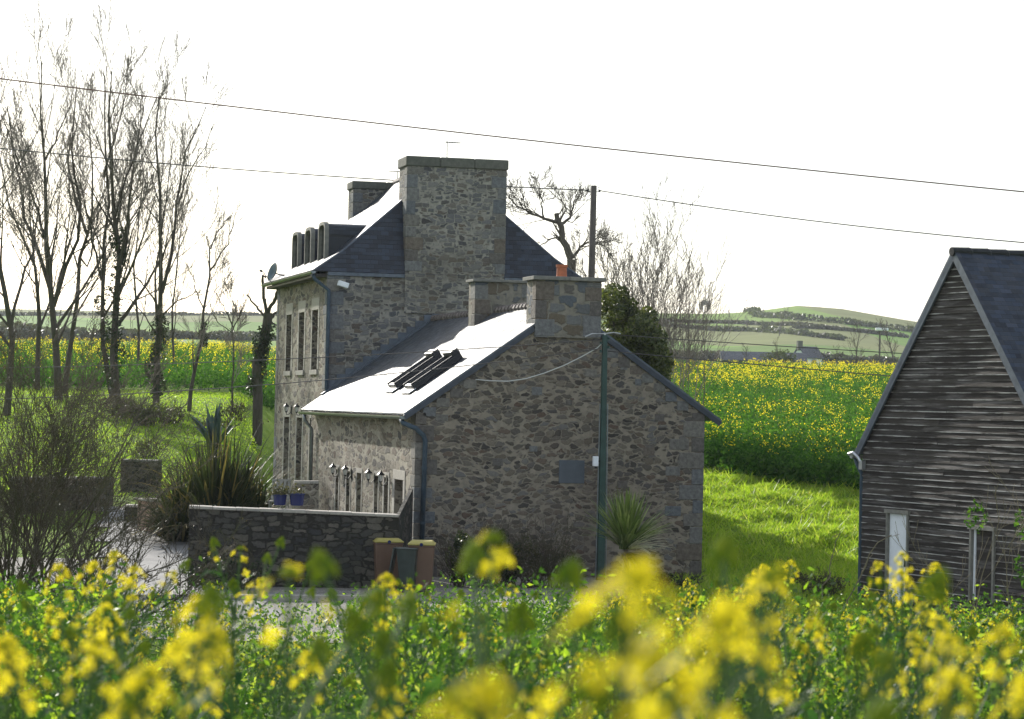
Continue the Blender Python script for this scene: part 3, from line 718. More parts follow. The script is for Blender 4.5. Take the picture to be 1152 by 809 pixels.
a, b = at(331, 541, 66.5), at(359, 541, 66.0); m = MB(); nn = Vector((0.05, .35, 0))
prism(m, a, b, nn, -.2, -.08); m.build('masonry', 'front', t)
m = MB()
for i in range(3): p, q = a.lerp(b, i / 3), a.lerp(b, (i + 1) / 3 - .01); m.hexa([v - UZ * .078 for v in (p - nn * .1, q - nn * .1, q + nn * 1.1, p + nn * 1.1)], [p - nn * .1, q - nn * .1, q + nn * 1.1, p + nn * 1.1])
m.build('coping', 'granite', t, bevel=.01)

def pot(c, r, h, label, plantn, pm):
    t = thing('flower_pot', c, label, 'flower pot', 'navy glazed pots on the garden wall')
    m = MB(); m.lathe(c, [(0, .0), (r * .80, .0), (r * .86, .02), (r * .98, h * .86), (r * 1.06, h * .88), (r * 1.06, h), (r * .93, h), (r * .9, h * .8)], 24); m.build('pot', 'navy', t, smooth=False)
    MB().lathe(c, [(0, h * .82), (r * .91, h * .82)], 16).build('soil', 'soil', t)
    if plantn:
        C = np.array(c) + np.stack([rng.normal(0, r * .75, plantn), rng.normal(0, r * .75, plantn), h + np.abs(rng.normal(0, .09, plantn))], 1); A_, B_ = leafvecs(plantn, .035)
        clouds('foliage', C, A_, B_, pm, parent=t)
pc = at(335, 569.6, 51.9); pot(pc + Vector((0, .12, .01)), .155, .25, 'squat navy glazed pot on the wall coping, nearest the wing', 60, 'scrub')
pc2 = at(315.5, 569.0, 52.0); pc2 += Vector((0, .10, .01)); pot(pc2, .145, .22, 'navy glazed pot full of olive leaves on the wall coping, beside the flax', 260, 'scrub')
t = thing('garden_chair', at(317, 569, 56), 'white slatted garden chair behind the planted navy pot', 'chair')
c = at(316, 551, 56); m = MB(); ax, az = Vector((.9, -.25, 0)).normalized(), Vector((.12, .5, .85)).normalized()
for i in range(5): m.obox(c + ax * (i - 2) * .085, ax * .03, az * .26, ax.cross(az) * .01)
m.obox(c + az * .24, ax * .21, az * .02, ax.cross(az) * .014); m.obox(c - az * .2, ax * .21, az * .02, ax.cross(az) * .014); m.build('backrest', 'cap', t)
sc = c - az * .28; ay = Vector((-.25, -.9, 0)).normalized(); m = MB()
for i in range(5): m.obox(sc + ay * (.06 + i * .085), ax * .21, ay * .03, UZ * .01)
m.build('seat', 'cap', t)
for i, (a, b) in enumerate(((-.19, .02), (.19, .02), (-.19, .42), (.19, .42))):
    p = sc + ax * a + ay * b; MB().tube([p, Vector((p.x, p.y, gz(p)))], .014, 6).build('leg', 'cap', t)

# ---- wheelie bins
def bin_(c, yaw, wd, h, bm, lm, label, openlid=False):
    t = thing('wheelie_bin', c, label, 'bin', rz=yaw)
    m = MB(); b, tp = wd * .40, wd * .49; dB, dT = wd * .42, wd * .56
    m.hexa([(-b, -dB, .06), (b, -dB, .06), (b, dB * .8, .06), (-b, dB * .8, .06)], [(-tp, -dT, h * .91), (tp, -dT, h * .91), (tp, dT, h * .91), (-tp, dT, h * .91)])
    m.box(-tp - .015, tp + .015, -dT - .015, dT + .015, h * .88, h * .915); m.build('body', bm, t, local=True, bevel=.02)
    m = MB()
    if not openlid:
        m.box(-tp - .02, tp + .02, -dT - .03, dT + .02, h * .918, h * .955); m.hexa([(-tp, -dT, h * .956), (tp, -dT, h * .956), (tp, dT, h * .956), (-tp, dT, h * .956)], [(-tp * .8, -dT * .75, h), (tp * .8, -dT * .75, h), (tp * .8, dT, h), (-tp * .8, dT, h)])
    else: m.obox((0, dT + .10, h * .62), Vector((tp, 0, 0)), Vector((0, .02, .0)), Vector((0, -.05, h * .30)))
    l = m.build('lid', lm, t, local=True, bevel=.02)
    if not openlid:
        e = MB(); e.lathe((0, -dT - .032, h * .937), [(0, .012), (.035, .012), (.035, 0)], 14, ax=(0, -1, 0)); e.build('badge', 'navy', l, local=True)
    MB().tube([(-tp, dT + .06, h * .9), (tp, dT + .06, h * .9)], .016, 8).build('handle', bm, t, local=True)
    for s_ in (-1, 1): MB().lathe((s_ * tp * .86, dB + .05, .10), [(0, -.025), (.10, -.025), (.10, .025), (0, .025)], 16, ax=(1, 0, 0)).build('wheel', 'black', t, local=True)
bin_(onZ(477, 668, 0) + Vector((0, .3, 0)), R(-14), .53, 1.05, 'tan', 'lid', 'brown wheelie bin with a closed yellow lid, nearest the downpipe')
bin_(onZ(443, 665, 0) + Vector((-.05, .55, 0)), R(-4), .58, 1.05, 'tan', 'lid', 'brown wheelie bin with yellow lid half hidden behind the dark green one')
bin_(onZ(456, 668, 0) + Vector((.05, .1, 0)), R(68), .36, 1.0, 'dgreen', 'dgreen', 'narrow dark green bin with its lid hanging open between the two brown bins', True)

# ---- poles and wires
def sag(a, b, s, n=24): return [a.lerp(b, i / n) - UZ * s * 4 * (i / n) * (1 - i / n) for i in range(n + 1)]
gp = thing('steel_utility_pole', onY(677, 600, 53.6), 'dark green steel pole standing against the rubble gable', 'utility pole')
tp, bt = onY(680.5, 377, 53.7), onY(676.5, 600, 53.7); bt.z = 0; d = (tp - bt)
m = MB(); m.hexa([bt + Vector(v) for v in ((-.085, -.06, 0), (.085, -.06, 0), (.085, .06, 0), (-.085, .06, 0))], [tp + Vector(v) for v in ((-.05, -.05, 0), (.05, -.05, 0), (.05, .05, 0), (-.05, .05, 0))]); m.build('pole', 'greenpole', gp, bevel=.01)
m = MB()
a = bt.lerp(tp, .72); m.tube([bt + Vector((-.115, -.02, 0)), a + Vector((-.088, -.02, 0))], .014, 6); m.tube([bt + Vector((.115, -.02, 0)), a + Vector((.088, -.02, 0))], .014, 6); m.build('conduit', 'zinc', gp)
m = MB(); m.tube([tp + Vector((0, 0, -.3)), tp + Vector((0, 0, .05))], .02, 6)
m.tube([tp + Vector(v) for v in ((-.45, 0, -.05), (-.3, 0, .02), (0, 0, .03), (.2, 0, .06), (.36, 0, .04))], .014, 6); m.build('arm', 'alu', gp)
m = MB()
for i in range(4): m.lathe(tp + Vector((-.1 if i % 2 else .08, -.04, -.12 - .09 * i)), [(0, 0), (.035, 0), (.025, .03), (.035, .06), (0, .06)], 8)
m.build('insulator', 'greenpole', gp)
c = onY(670, 519, 53.6); t = thing('meter_box', c, 'small white box fixed to the green pole', 'box')
m = MB(); m.box(c.x - .06, c.x + .055, c.y - .05, c.y + .05, c.z - .11, c.z + .11); m.build('housing', 'white', t, bevel=.012)
m = MB(); m.box(c.x + .056, c.x + .10, c.y - .02, c.y + .02, c.z - .02, c.z + .02); m.box(c.x - .02, c.x + .03, c.y - .03, c.y + .03, c.z - .16, c.z - .111); m.build('clamp', 'black', t)
wp = thing('wooden_utility_pole', W(2.6, 80), 'weathered round timber pole rising behind the roofs', 'utility pole')
tp2, b2 = at(668, 209, 80), at(662, 420, 80); b2.z = 1.5
MB().tube([b2, tp2], [.14, .095], 12).build('pole', 'wood', wp, smooth=True)
m = MB()
for s_ in (-1, 1): m.tube([tp2 - UZ * .2, tp2 + R0 * s_ * .18 - UZ * .18], .012, 5); m.lathe(tp2 + R0 * s_ * .18 - UZ * .2, [(0, 0), (.04, 0), (.03, .04), (.04, .08), (0, .08)], 8)
m.build('insulator', 'black', wp)
def wire(pts, r, mat, label, name='overhead_cable'):
    m = MB(); m.tube(pts, r, 5); o = m.build(name, mat, smooth=True); return tag(o, label, 'cable')
wire(sag(at(-900, -30, 44), at(2100, 300, 44), .36), .0125, 'cablered', 'long thin overhead cable crossing the open sky above every roof')
a = tp2 - R0 * .18 - UZ * .15; wire(sag(a, at(-600, 90, 80), .5), .019, 'cable', 'overhead cable running from the timber pole past the chimneys to the bare trees')
a = tp2 + R0 * .18 - UZ * .15; wire(sag(a, at(2000, 300, 66), .75), .018, 'cable', 'overhead cable running from the timber pole out over the wooden barn')
a = tp + Vector((-.08, 0, -.1)); wire(sag(a, at(-900, 400, 48), .45), .010, 'cable', 'upper of the two thin wires from the green pole across the tall house front')
a = tp + Vector((-.08, 0, -.3)); wire(sag(a, at(-900, 424, 48), .8), .010, 'cable', 'lower of the two thin wires from the green pole across the tall house front')
a = tp + Vector((.1, 0, .02)); wire(sag(a, at(2200, 425, 64), .35), .010, 'cable', 'upper of the two thin wires from the green pole towards the barn')
a = tp + Vector((.08, 0, -.35)); wire(sag(a, at(2200, 500, 64), .2), .012, 'cable', 'lower of the two thin wires from the green pole towards the barn')
e = onY(535, 427, ya - .01); pts = [tp + Vector((-.06, 0, -.18))] + [onY(x, y, 53.75 + (684 - x) / 149 * .72) for x, y in ((672, 391.5), (655, 401), (635, 411), (612, 420), (592, 426), (572, 429), (552, 428.5))] + [e]
wire(pts, .012, 'cablew', 'pale service cable sagging from the green pole to a hook on the gable', 'service_cable')

# ------------------------------------------------------------------ timber barn
th = R(24); bux = R0 * math.sin(th) - FH * math.cos(th); bangle = math.atan2(bux.y, bux.x)
bl = W(7.15, 51.2); barn = thing('timber_barn', bl, 'dark weathered timber-clad barn with a steep blue-black slate roof', 'barn', rz=bangle)
GW, BL, EV, AP = 6.4, 9.0, 3.18, 6.88
ap = lambda x: EV + (AP - EV) * (1 - abs(x - GW / 2) / (GW / 2))
k = NT('weathered_boards'); v = k.coord((.55, 8, 9)); g_ = k.n('NewGeometry').outputs['Random Per Island']
base = k.ramp(g_, [(0, (.026, .021, .018)), (.5, (.042, .035, .030)), (1, (.062, .052, .044))])
silver = k.n('MapRange', {'Value': k.noise(v, 1.3, 6, .65), 'From Min': .50, 'From Max': .68}).outputs[0]
c = k.mix(k.math('MULTIPLY', silver, .42), base, (.30, .28, .27)); c = k.mix(.7, c, k.ramp(k.noise(k.coord((2, 60, 60)), 1.5, 5, .7), [(.3, (.5, .5, .5)), (.7, (1.3, 1.3, 1.3))]), 'MULTIPLY')
k.set(c=c, r=.8, spec=.25); k.bump(k.noise(k.coord((3, 60, 60)), 1.5, 5, .7), .7, .012); M['boards'] = k.m
k = NT('painted_sunlit_edges'); v = k.coord((.9, 9, 7)); f = k.n('MapRange', {'Value': k.noise(v, 1.3, 5, .65), 'From Min': .44, 'From Max': .60}).outputs[0]
k.set(c=k.mix(f, (.08, .07, .062), (.50, .48, .45)), r=.8, spec=.25); M['boardedge'] = k.m  # pale lips: grazing sunlight on the board edges put into the colour
dx, dz1, dz0 = (.95, 1.75), 1.85, -.3
wx, wz1, wz0 = (3.85, 4.65), 1.68, .35
m = MB(); z = -.4; k_ = 0
while z < AP - .08:
    h = .118 * rnd.uniform(.86, 1.16); top = min(z + h + .02, AP)
    x0 = max(0, GW / 2 - (AP - z) / (AP - EV) * GW / 2) if z > EV else 0; x1 = GW - x0
    xt0 = max(0, GW / 2 - (AP - top) / (AP - EV) * GW / 2) if top > EV else 0; xt1 = GW - xt0
    cuts = []
    if z < dz1 + .02: cuts.append(dx)
    if wz0 - .1 < z < wz1 + .02: cuts.append(wx)
    segs = []; cur = x0
    for a, b in cuts: segs.append((cur, a)); cur = b
    segs.append((cur, x1)); out = []
    for a, b in segs:
        while b - a > 3.6: c_ = a + rnd.uniform(1.6, 3.2); out.append((a, c_)); a = c_
        out.append((a, b))
    for a, b in out:
        # each board warps a little along its length
        n = max(2, int((b - a) / .3)); ph = rnd.uniform(0, 9)
        o = len(m.v); w0 = rnd.uniform(.020, .036)
        for i in range(n + 1):
            f = i / n; X = a + (b - a) * f + (.002 if i == 0 else -.002 if i == n else 0); wv = w0 + noise.noise(Vector((X * 1.1, z * 3, ph))) * .014; zj = noise.noise(Vector((X * .8, z * 5, ph + 4))) * .006
            XT = min(max(X, xt0), xt1)
            m.v += [Vector((X, -.002, z + zj)), Vector((X, -wv, z + zj)), Vector((X, -wv, z + .019 + zj)), Vector((XT, -.004, top)), ]
        for i in range(n):
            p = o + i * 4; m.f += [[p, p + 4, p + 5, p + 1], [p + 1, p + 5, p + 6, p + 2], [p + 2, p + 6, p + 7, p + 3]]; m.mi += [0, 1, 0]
    z += h; k_ += 1
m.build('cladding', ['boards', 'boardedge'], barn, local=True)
m = MB()
m.add([(0, 0.02, -.4), (GW, .02, -.4), (GW, .02, EV), (GW / 2, .02, AP), (0, .02, EV)], [(0, 1, 2, 3, 4)])
m.add([(0, 0.02, -.4), (0, .02, EV), (0, BL, EV), (0, BL, -.4)], [(0, 1, 2, 3)]); m.add([(GW, 0.02, -.4), (GW, .02, EV), (GW, BL, EV), (GW, BL, -.4)], [(3, 2, 1, 0)])
m.add([(0, BL, -.4), (GW, BL, -.4), (GW, BL, EV), (GW / 2, BL, AP), (0, BL, EV)], [(4, 3, 2, 1, 0)]); m.build('wall', 'boards', barn, local=True)
m = MB(); ov = .18
for s_ in (-1, 1):
    f = (AP - EV) / (GW / 2); xe = GW / 2 + s_ * (GW / 2 + ov); ze = EV - ov * f
    pts = [(xe, -.10, ze), (xe, BL + .1, ze), (GW / 2, BL + .1, AP + .03), (GW / 2, -.10, AP + .03)]
    m.roofpoly(pts if s_ < 0 else [pts[1], pts[0], pts[3], pts[2]], (0, 1, 0), .06)
br = m.build('roof', ['slate_barn', 'flash'], barn, local=True)
for s_ in (-1, 1):
    m = MB(); a, b = Vector((GW / 2 + s_ * (GW / 2 + ov), -.075, EV - ov * (AP - EV) / (GW / 2) - .05)), Vector((GW / 2, -.075, AP - .03)); d = b - a; L = d.length; d.normalize(); n = Vector((0, 1, 0)).cross(d)
    m.obox((a + b) / 2, d * L / 2, Vector((0, .022, 0)), n * .065)
    m.build('barge_board', 'flash', br, local=True)
m = MB()
for i in range(23):
    y = -.14 + i * .42; m.tube([(GW / 2, y, AP + .05), (GW / 2, y + .40, AP + .055)], [.085, .092], 10)
    m.lathe((GW / 2, y + .39, AP + .08), [(.105, -.08), (.10, 0), (.05, .05), (0, .07)] if i % 1 == 0 else [], 10)
m.build('ridge_tiles', 'slate_barn', br, local=True)
m = MB(); m.tube([(GW, .03, 0), (GW, .03, .1)], .01, 4)
halfround(m, (-.24, -.15, EV - .22), (-.24, BL, EV - .22), .07); m.build('gutter', 'alu', barn, local=True)
m = MB(); m.tube([(-.24, -.05, EV - .28), (-.14, -.05, EV - .42), (-.06, .0, EV - .6), (-.06, .0, -.2)], .045, 8); m.build('downpipe', 'bluepipe', barn, local=True)
m = MB(); m.tube([(-.32, -.16, EV - .20), (-.16, -.16, EV - .17), (-.02, -.13, EV - .26), (.06, -.06, EV - .44)], .035, 6); m.box(.0, .12, -.12, -.03, EV - .5, EV - .32); m.build('bracket', 'alu', barn, local=True)
def bopen(x0, x1, z0, z1, name):
    f = MB(); t_ = .06
    f.box(x0, x0 + t_, -.06, .10, z0, z1); f.box(x1 - t_, x1, -.06, .10, z0, z1); f.box(x0 - .03, x1 + .03, -.085, .1, z1 + .001, z1 + .075)
    return f.build(name, 'cap', barn, local=True)
d_ = bopen(*dx, dz0, dz1, 'door_frame')
MB().box(dx[0] + .065, dx[1] - .065, -.005, .035, dz0, dz1 - .01).build('door', 'white', d_, local=True, bevel=.004)
m = MB(); m.box(dx[1] - .14, dx[1] - .12, -.045, -.006, .82, .98); m.build('handle', 'black', d_, local=True)
w_ = bopen(*wx, wz0, wz1, 'window')
MB().box(wx[0] + .065, wx[1] - .065, .03, .04, wz0, wz1).build('pane', 'glass', w_, local=True)
m = MB(); m.box(wx[0] + .07, wx[0] + .13, .0, .028, wz0, wz1); m.build('casement', 'white', w_, local=True)

# far farmstead and street lamp across the fields
t = thing('farmhouse', at(905, 415, 420), 'small white farmhouse with dark roof in the trees beyond the yellow field', 'house')
def farhouse(t, c, u, L, Wd, he, hr, wm):
    v = Vector((-u.y, u.x, 0)); m = MB(); P = lambda a, b, z: c + u * a + v * b + UZ * z
    for s0, s1 in (((-L, -Wd), (L, -Wd)), ((L, Wd), (-L, Wd))): m.add([P(*s0, -3), P(*s1, -3), P(*s1, he), P(*s0, he)], [(0, 1, 2, 3)])
    for s_ in (-L, L): m.add([P(s_, -Wd, -3), P(s_, Wd, -3), P(s_, Wd, he), P(s_, 0, hr - .1), P(s_, -Wd, he)], [(0, 1, 2, 3, 4)])
    m.build('wall', wm, t); m = MB()
    for s_ in (-1, 1):
        pts = [P(-L - .2, s_ * (Wd + .3), he - .2), P(L + .2, s_ * (Wd + .3), he - .2), P(L + .2, 0, hr), P(-L - .2, 0, hr)]; m.roofpoly(pts, u, .15)
    r = m.build('roof', ['slate', 'flash'], t); return r, P
c = at(908, 415, 420); r_, P = farhouse(t, c, (R0 * .8 + FH * .6).normalized(), 1.9, 1.5, 1.9, 3.6, 'white')
m = MB(); q = P(-1.8, 0, 3.6); m.box(q.x - .4, q.x + .4, q.y - .4, q.y + .4, q.z - .6, q.z + 1.0); m.build('chimney', 'capd', r_)
m = MB(); q = P(0, -1.72, 1.0); m.obox(q, (R0 * .8 + FH * .6).normalized() * .4, Vector((.03, .03, 0)), UZ * .5); m.build('window', 'dark', t)
t = thing('long_barn', at(860, 414, 400), 'long low dark-roofed farm building beyond the yellow field, left of the white farmhouse', 'barn')
farhouse(t, at(858, 414, 400), R0, 6.6, 2.2, 1.2, 2.4, 'capd')
t = thing('street_lamp', at(989, 420, 260), 'distant street lamp with a pale head among bare trees left of the timber barn', 'street lamp')
a, b = at(989, 420, 260), at(990, 371, 260); MB().tube([a - UZ * 4, b], .09, 6).build('pole', 'wood', t); m = MB(); m.obox(b + R0 * .2 + UZ * .05, R0 * .65, FH * .2, UZ * .14); m.build('lamp_head', 'white', t, bevel=.05)
# ------------------------------------------------------------------ vegetation
class Tree:
    def __init__(s, seed, up=.12, spread=.55, wig=.12, nchild=(5, 4, 3), ratio=.55, rmin=.006, lens=.6):
        s.m = MB(); s.r = random.Random(seed); s.up, s.spread, s.wig, s.nchild, s.ratio, s.rmin, s.lens = up, spread, wig, nchild, ratio, rmin, lens; s.tips = []; s.fine = False
    def path(s, p, d, L, n):
        pts = [p.copy()]; d = d.normalized()
        for i in range(n):
            d = (d + Vector((s.r.gauss(0, s.wig), s.r.gauss(0, s.wig), s.r.gauss(0, s.wig) + s.up))).normalized(); p = p + d * (L / n); pts.append(p)
        return pts
    def grow(s, p, d, L, r, lvl):
        n = 6 if L > 1.2 else 4 if L > .4 else 3
        pts = s.path(p, d, L, n); rs = [max(s.rmin * .7, r * (1 - .8 * i / n)) for i in range(n + 1)]
        s.m.tube(pts, rs, 6 if r > .05 else 4 if r > .02 else 3, 0 if r > .028 or not s.fine else 1, caps=False); s.kids(pts, rs, L, lvl)
    def kids(s, pts, rs, L, lvl, lo=.25, cnt=None):
        if lvl <= 0: s.tips.append(pts[-1]); return
        c = s.nchild[min(lvl - 1, len(s.nchild) - 1)] if cnt is None else cnt; n = len(pts) - 1
        for i in range(c):
            f = lo + (1 - lo) * (i + s.r.uniform(.1, .9)) / c; k = min(int(f * n), n - 1); q = pts[k].lerp(pts[k + 1], f * n - k); t = (pts[k + 1] - pts[k]).normalized()
            a, b = basis(t); g = s.r.uniform(0, 6.283); sp = s.spread * s.r.uniform(.6, 1.4)
            d = t * math.cos(sp) + (a * math.cos(g) + b * math.sin(g)) * math.sin(sp)
            s.grow(q, d, L * s.lens * s.r.uniform(.6, 1.1) * (1.15 - .5 * f), max(s.rmin, rs[k] * s.ratio * s.r.uniform(.7, 1.1)), lvl - 1)
    def limb(s, px, D, r0, r1, lvl=2, cnt=None, dj=0.0, lo=.2, Lf=.5, base=None, n=8):
        """a limb followed from the photograph; its depth wanders by dj"""
        P = [at(x, y, D + dj * i / max(1, len(px) - 1)) for i, (x, y) in enumerate(px)]
        if base is not None: P[0] = base
        out = []; seg = [(b - a).length for a, b in zip(P, P[1:])]; T = sum(seg)
        for i, (a, b) in enumerate(zip(P, P[1:])):
            k = max(1, round(n * seg[i] / T))
            for j in range(k): out.append(a.lerp(b, j / k) + Vector((s.r.gauss(0, .03), s.r.gauss(0, .03), 0)) * (0 if i == 0 and j == 0 else 1))
        out.append(P[-1]); N = len(out) - 1; rs = [r0 + (r1 - r0) * (i / N) ** .8 for i in range(N + 1)]
        s.m.tube(out, rs, 8 if r0 > .08 else 5, caps=False)
        s.kids(out, rs, T * Lf, lvl, lo, cnt); return out
    def done(s, t, mat, name='branches'): return s.m.build(name, [mat, 'finetwig'], t, smooth=True)
def leafblob(t, name, cs, n, size, mats, mi=None):
    """clumps of leaves: cs = list of (centre, rx, ry, rz)"""
    per = np.array([c[1] * c[2] * c[3] for c in cs]) ** .66; per = per / per.sum(); out = []
    for (c, rx, ry, rz), f in zip(cs, per):
        k = max(3, int(n * f)); d = randdirs(k); rr = rng.uniform(.35, 1, k)[:, None] ** .5
        out.append(np.array(c) + d * rr * np.array([rx, ry, rz]))
    C = np.concatenate(out); A_, B_ = leafvecs(len(C), size); return clouds(name, C, A_, B_, mats, parent=t, mi=None if mi is None else rng.integers(0, mi, len(C)))
TG = 'bare trees along the top of the lawn'
def ltree(label, x, D, seed, limbs, bark_='barkdark', ivy=None, r=.17, **kw):
    g = hit(x, 452, 88) if D is None else setz(at(x, 445, D), -.1); D = SD(g)[1]
    t = thing('bare_tree', g, label, 'tree', TG); T = Tree(seed, **kw); T.fine = True
    for i, (px, rr, r1, lvl, cnt) in enumerate(limbs):
        T.limb(px, D, rr * .8, r1, lvl, cnt, dj=T.r.uniform(-1.2, 1.2) if i else 0, base=g if i == 0 else None)
    T.done(t, bark_, 'trunk_and_branches')
    if ivy:
        n = ivy[0]; pts = [at(*T.r.choice(ivy[1]), D) for _ in range(1)]; P = [at(a, b, D) for a, b in ivy[1]]; cs = []
        for a, b in zip(P, P[1:]):
            for j in range(5): c = a.lerp(b, j / 5); w_ = ivy[2] * T.r.uniform(.7, 1.3); cs.append((c + Vector((T.r.gauss(0, .08), 0, 0)), w_, w_, w_ * 1.2))
        leafblob(t, 'ivy', cs, n, .07, 'ivy')
    return t
K = dict(nchild=(6, 7, 8), spread=.52, up=.10, wig=.055, rmin=.0095, lens=.68, ratio=.58)
ltree('tallest bare tree with its straight trunk forking at mid height, left of the paired trunks', 66, 98, 1,
      [([(66, 445), (63, 380), (58, 330), (52, 280), (51, 230), (50, 180), (47, 130), (47, 70)], .22, .02, 3, 16), ([(58, 330), (45, 290), (28, 245), (22, 200), (8, 120)], .12, .02, 3, 9),
       ([(60, 345), (74, 300), (88, 270), (92, 230), (80, 170), (86, 100)], .12, .02, 3, 10), ([(52, 270), (38, 225), (22, 185), (2, 130)], .08, .02, 3, 8), ([(51, 180), (66, 150), (78, 120), (84, 95)], .06, .015, 2, 9)], **K)
ltree('bare tree with a trunk bent to the right, just left of the paired trunks', 72, 101, 2,
      [([(70, 440), (78, 395), (86, 340), (90, 290), (100, 262), (104, 240), (105, 190), (100, 140)], .15, .02, 3, 12), ([(98, 264), (86, 225), (76, 180), (82, 140)], .09, .02, 3, 8), ([(90, 290), (98, 300), (110, 250), (118, 200)], .06, .015, 2, 6)], **K)
ltree('slender paired bare trunk leaning left, with ivy low down', 127, 99, 3,
      [([(127, 438), (117, 390), (114, 320), (117, 270), (122, 230), (118, 170), (118, 85)], .14, .018, 3, 13), ([(114, 315), (104, 270), (98, 230), (84, 190)], .07, .015, 3, 8), ([(117, 200), (128, 160), (140, 110), (142, 80)], .07, .012, 2, 9)], ivy=(500, [(122, 420), (116, 380), (114, 330)], .22), **K)
ltree('thick paired bare trunk wrapped in ivy to mid height', 132, 97, 4,
      [([(132, 440), (128, 400), (130, 340), (133, 290), (128, 240), (126, 190), (122, 130), (126, 80)], .22, .02, 3, 14), ([(132, 320), (140, 270), (146, 230), (150, 180), (162, 120)], .12, .018, 3, 11), ([(130, 260), (138, 215), (154, 165), (176, 110)], .07, .015, 3, 9)], ivy=(1400, [(130, 430), (129, 380), (131, 330), (135, 290), (133, 260)], .30), **K)
ltree('bare tree with dark ivy sleeve and wide low side branches, left of the slanting sapling', 176, 96, 5,
      [([(176, 445), (176, 400), (180, 360), (180, 310), (179, 260), (180, 220), (176, 150), (180, 105)], .17, .018, 3, 13), ([(182, 330), (192, 290), (197, 250), (203, 205), (210, 170), (232, 120)], .10, .015, 3, 11),
       ([(180, 350), (165, 325), (152, 312)], .06, .02, 2, 6), ([(182, 355), (200, 338), (215, 332), (228, 332)], .05, .012, 2, 6), ([(176, 375), (160, 350), (148, 338), (138, 335)], .045, .012, 2, 5), ([(200, 230), (212, 195), (230, 165), (240, 140)], .05, .012, 2, 8)], ivy=(1500, [(176, 440), (176, 410), (178, 380), (181, 355)], .26), **K)
ltree('slanting slim bare sapling right of the dark ivy-sleeved tree', 213, 95, 6,
      [([(211, 442), (218, 415), (228, 385), (230, 350), (236, 310), (237, 280), (232, 265)], .11, .02, 3, 9), ([(236, 305), (246, 290), (256, 275), (266, 235)], .05, .012, 2, 8), ([(237, 280), (243, 262), (252, 250), (262, 240)], .045, .012, 2, 7), ([(230, 350), (222, 330), (212, 300)], .04, .01, 2, 6)], ivy=(260, [(228, 385), (229, 360)], .14), **K)
ltree('small thin bare tree between the slanting sapling and the pollard', 262, 95, 7,
      [([(262, 445), (262, 400), (262, 372), (262, 335)], .055, .015, 3, 10), ([(262, 372), (270, 352), (280, 330)], .03, .01, 2, 6), ([(262, 368), (254, 350), (244, 330)], .03, .01, 2, 6), ([(262, 375), (245, 362), (238, 348)], .025, .01, 2, 5)], **K)
ltree('pollarded tree with stubby cut limbs and ivy beside the tall house', 290, 93, 8,
      [([(286, 446), (290, 410), (297, 380), (302, 352)], .24, .17, 0, 0), ([(300, 356), (297, 335), (296, 310), (299, 312)], .09, .05, 1, 4), ([(302, 352), (308, 340), (314, 325), (318, 318)], .10, .05, 1, 5), ([(301, 358), (288, 345), (278, 332)], .07, .03, 1, 5), ([(303, 362), (312, 350), (322, 345)], .07, .04, 1, 3), ([(303, 362), (316, 368)], .05, .03, 1, 3)],
      ivy=(1500, [(287, 440), (290, 410), (296, 385), (300, 368)], .30), nchild=(4, 3, 3), spread=.6, up=.2, wig=.12, rmin=.010, lens=.5)
for i, (x, D, lab, L1) in enumerate(((8, 92, 'bare tree with steep limbs at the very edge of the lawn', [([(18, 445), (14, 380), (4, 330), (-6, 270), (-4, 200), (-10, 130)], .18, .02, 3, 14), ([(12, 370), (24, 320), (36, 285), (44, 230), (30, 190)], .09, .015, 3, 10)]),
                                   (42, 103, 'bare tree with a twisted trunk between the tallest tree and the edge one', [([(44, 445), (44, 360), (40, 300), (26, 270), (10, 230), (-2, 170)], .15, .018, 3, 13), ([(42, 320), (34, 250), (32, 200), (24, 150)], .08, .015, 3, 9)]),
                                   (150, 116, 'pale distant bare tree behind the ivy-wrapped pair', [([(152, 430), (156, 370), (150, 300), (158, 240), (162, 190)], .10, .015, 3, 11)]),
                                   (196, 118, 'thin grey bare tree far behind the slanting sapling', [([(196, 430), (194, 350), (200, 290), (206, 230), (216, 190)], .09, .012, 3, 10)]))):
    ltree(lab, x, D, 20 + i, L1, **K)

# tree behind the roofs, willow whips and evergreen
t = thing('bare_tree', W(3.2, 92, 2), 'bare spreading tree showing over the low chimneys, left of the timber pole', 'tree', 'trees behind the stone houses'); T = Tree(40, nchild=(6, 6, 4), spread=.65, up=.10, wig=.14, rmin=.010, lens=.62)
g = at(645, 450, 92); g.z = 1.5
T.limb([(645, 450), (643, 345), (643, 292)], 92, .20, .17, 0, 0, base=g); T.limb([(643, 292), (634, 270), (630, 255), (626, 240)], 92, .15, .09, 2, 5, Lf=1.0); T.limb([(626, 250), (612, 246), (598, 240), (582, 232), (572, 222)], 92, .07, .02, 3, 14, Lf=1.1)
T.limb([(628, 254), (638, 248), (644, 238), (646, 225)], 92, .08, .02, 3, 12, dj=.6, Lf=1.5); T.limb([(644, 290), (652, 278), (662, 273), (680, 276)], 92, .07, .02, 3, 12, Lf=1.3); T.limb([(612, 246), (608, 225), (606, 205)], 92, .04, .012, 3, 10, Lf=1.1); T.limb([(632, 266), (618, 270), (606, 278)], 92, .04, .015, 2, 6)
T.done(t, 'barkgrey', 'trunk_and_branches')
t = thing('evergreen_tree', W(3.9, 84, 2), 'dense olive-green evergreen rising behind the gable, right of the low chimney', 'tree', 'trees behind the stone houses'); T = Tree(41, nchild=(5, 4, 3), spread=.6, up=.06, wig=.1, rmin=.01)
D = 84; g = at(712, 460, D); g.z = 1.5; T.limb([(712, 460), (712, 400), (710, 345)], D, .16, .05, 2, 10, base=g); T.limb([(712, 420), (730, 395), (738, 368)], D, .08, .03, 2, 6); T.limb([(712, 430), (697, 395), (690, 360)], D, .08, .03, 2, 6); T.done(t, 'barkdark', 'trunk')
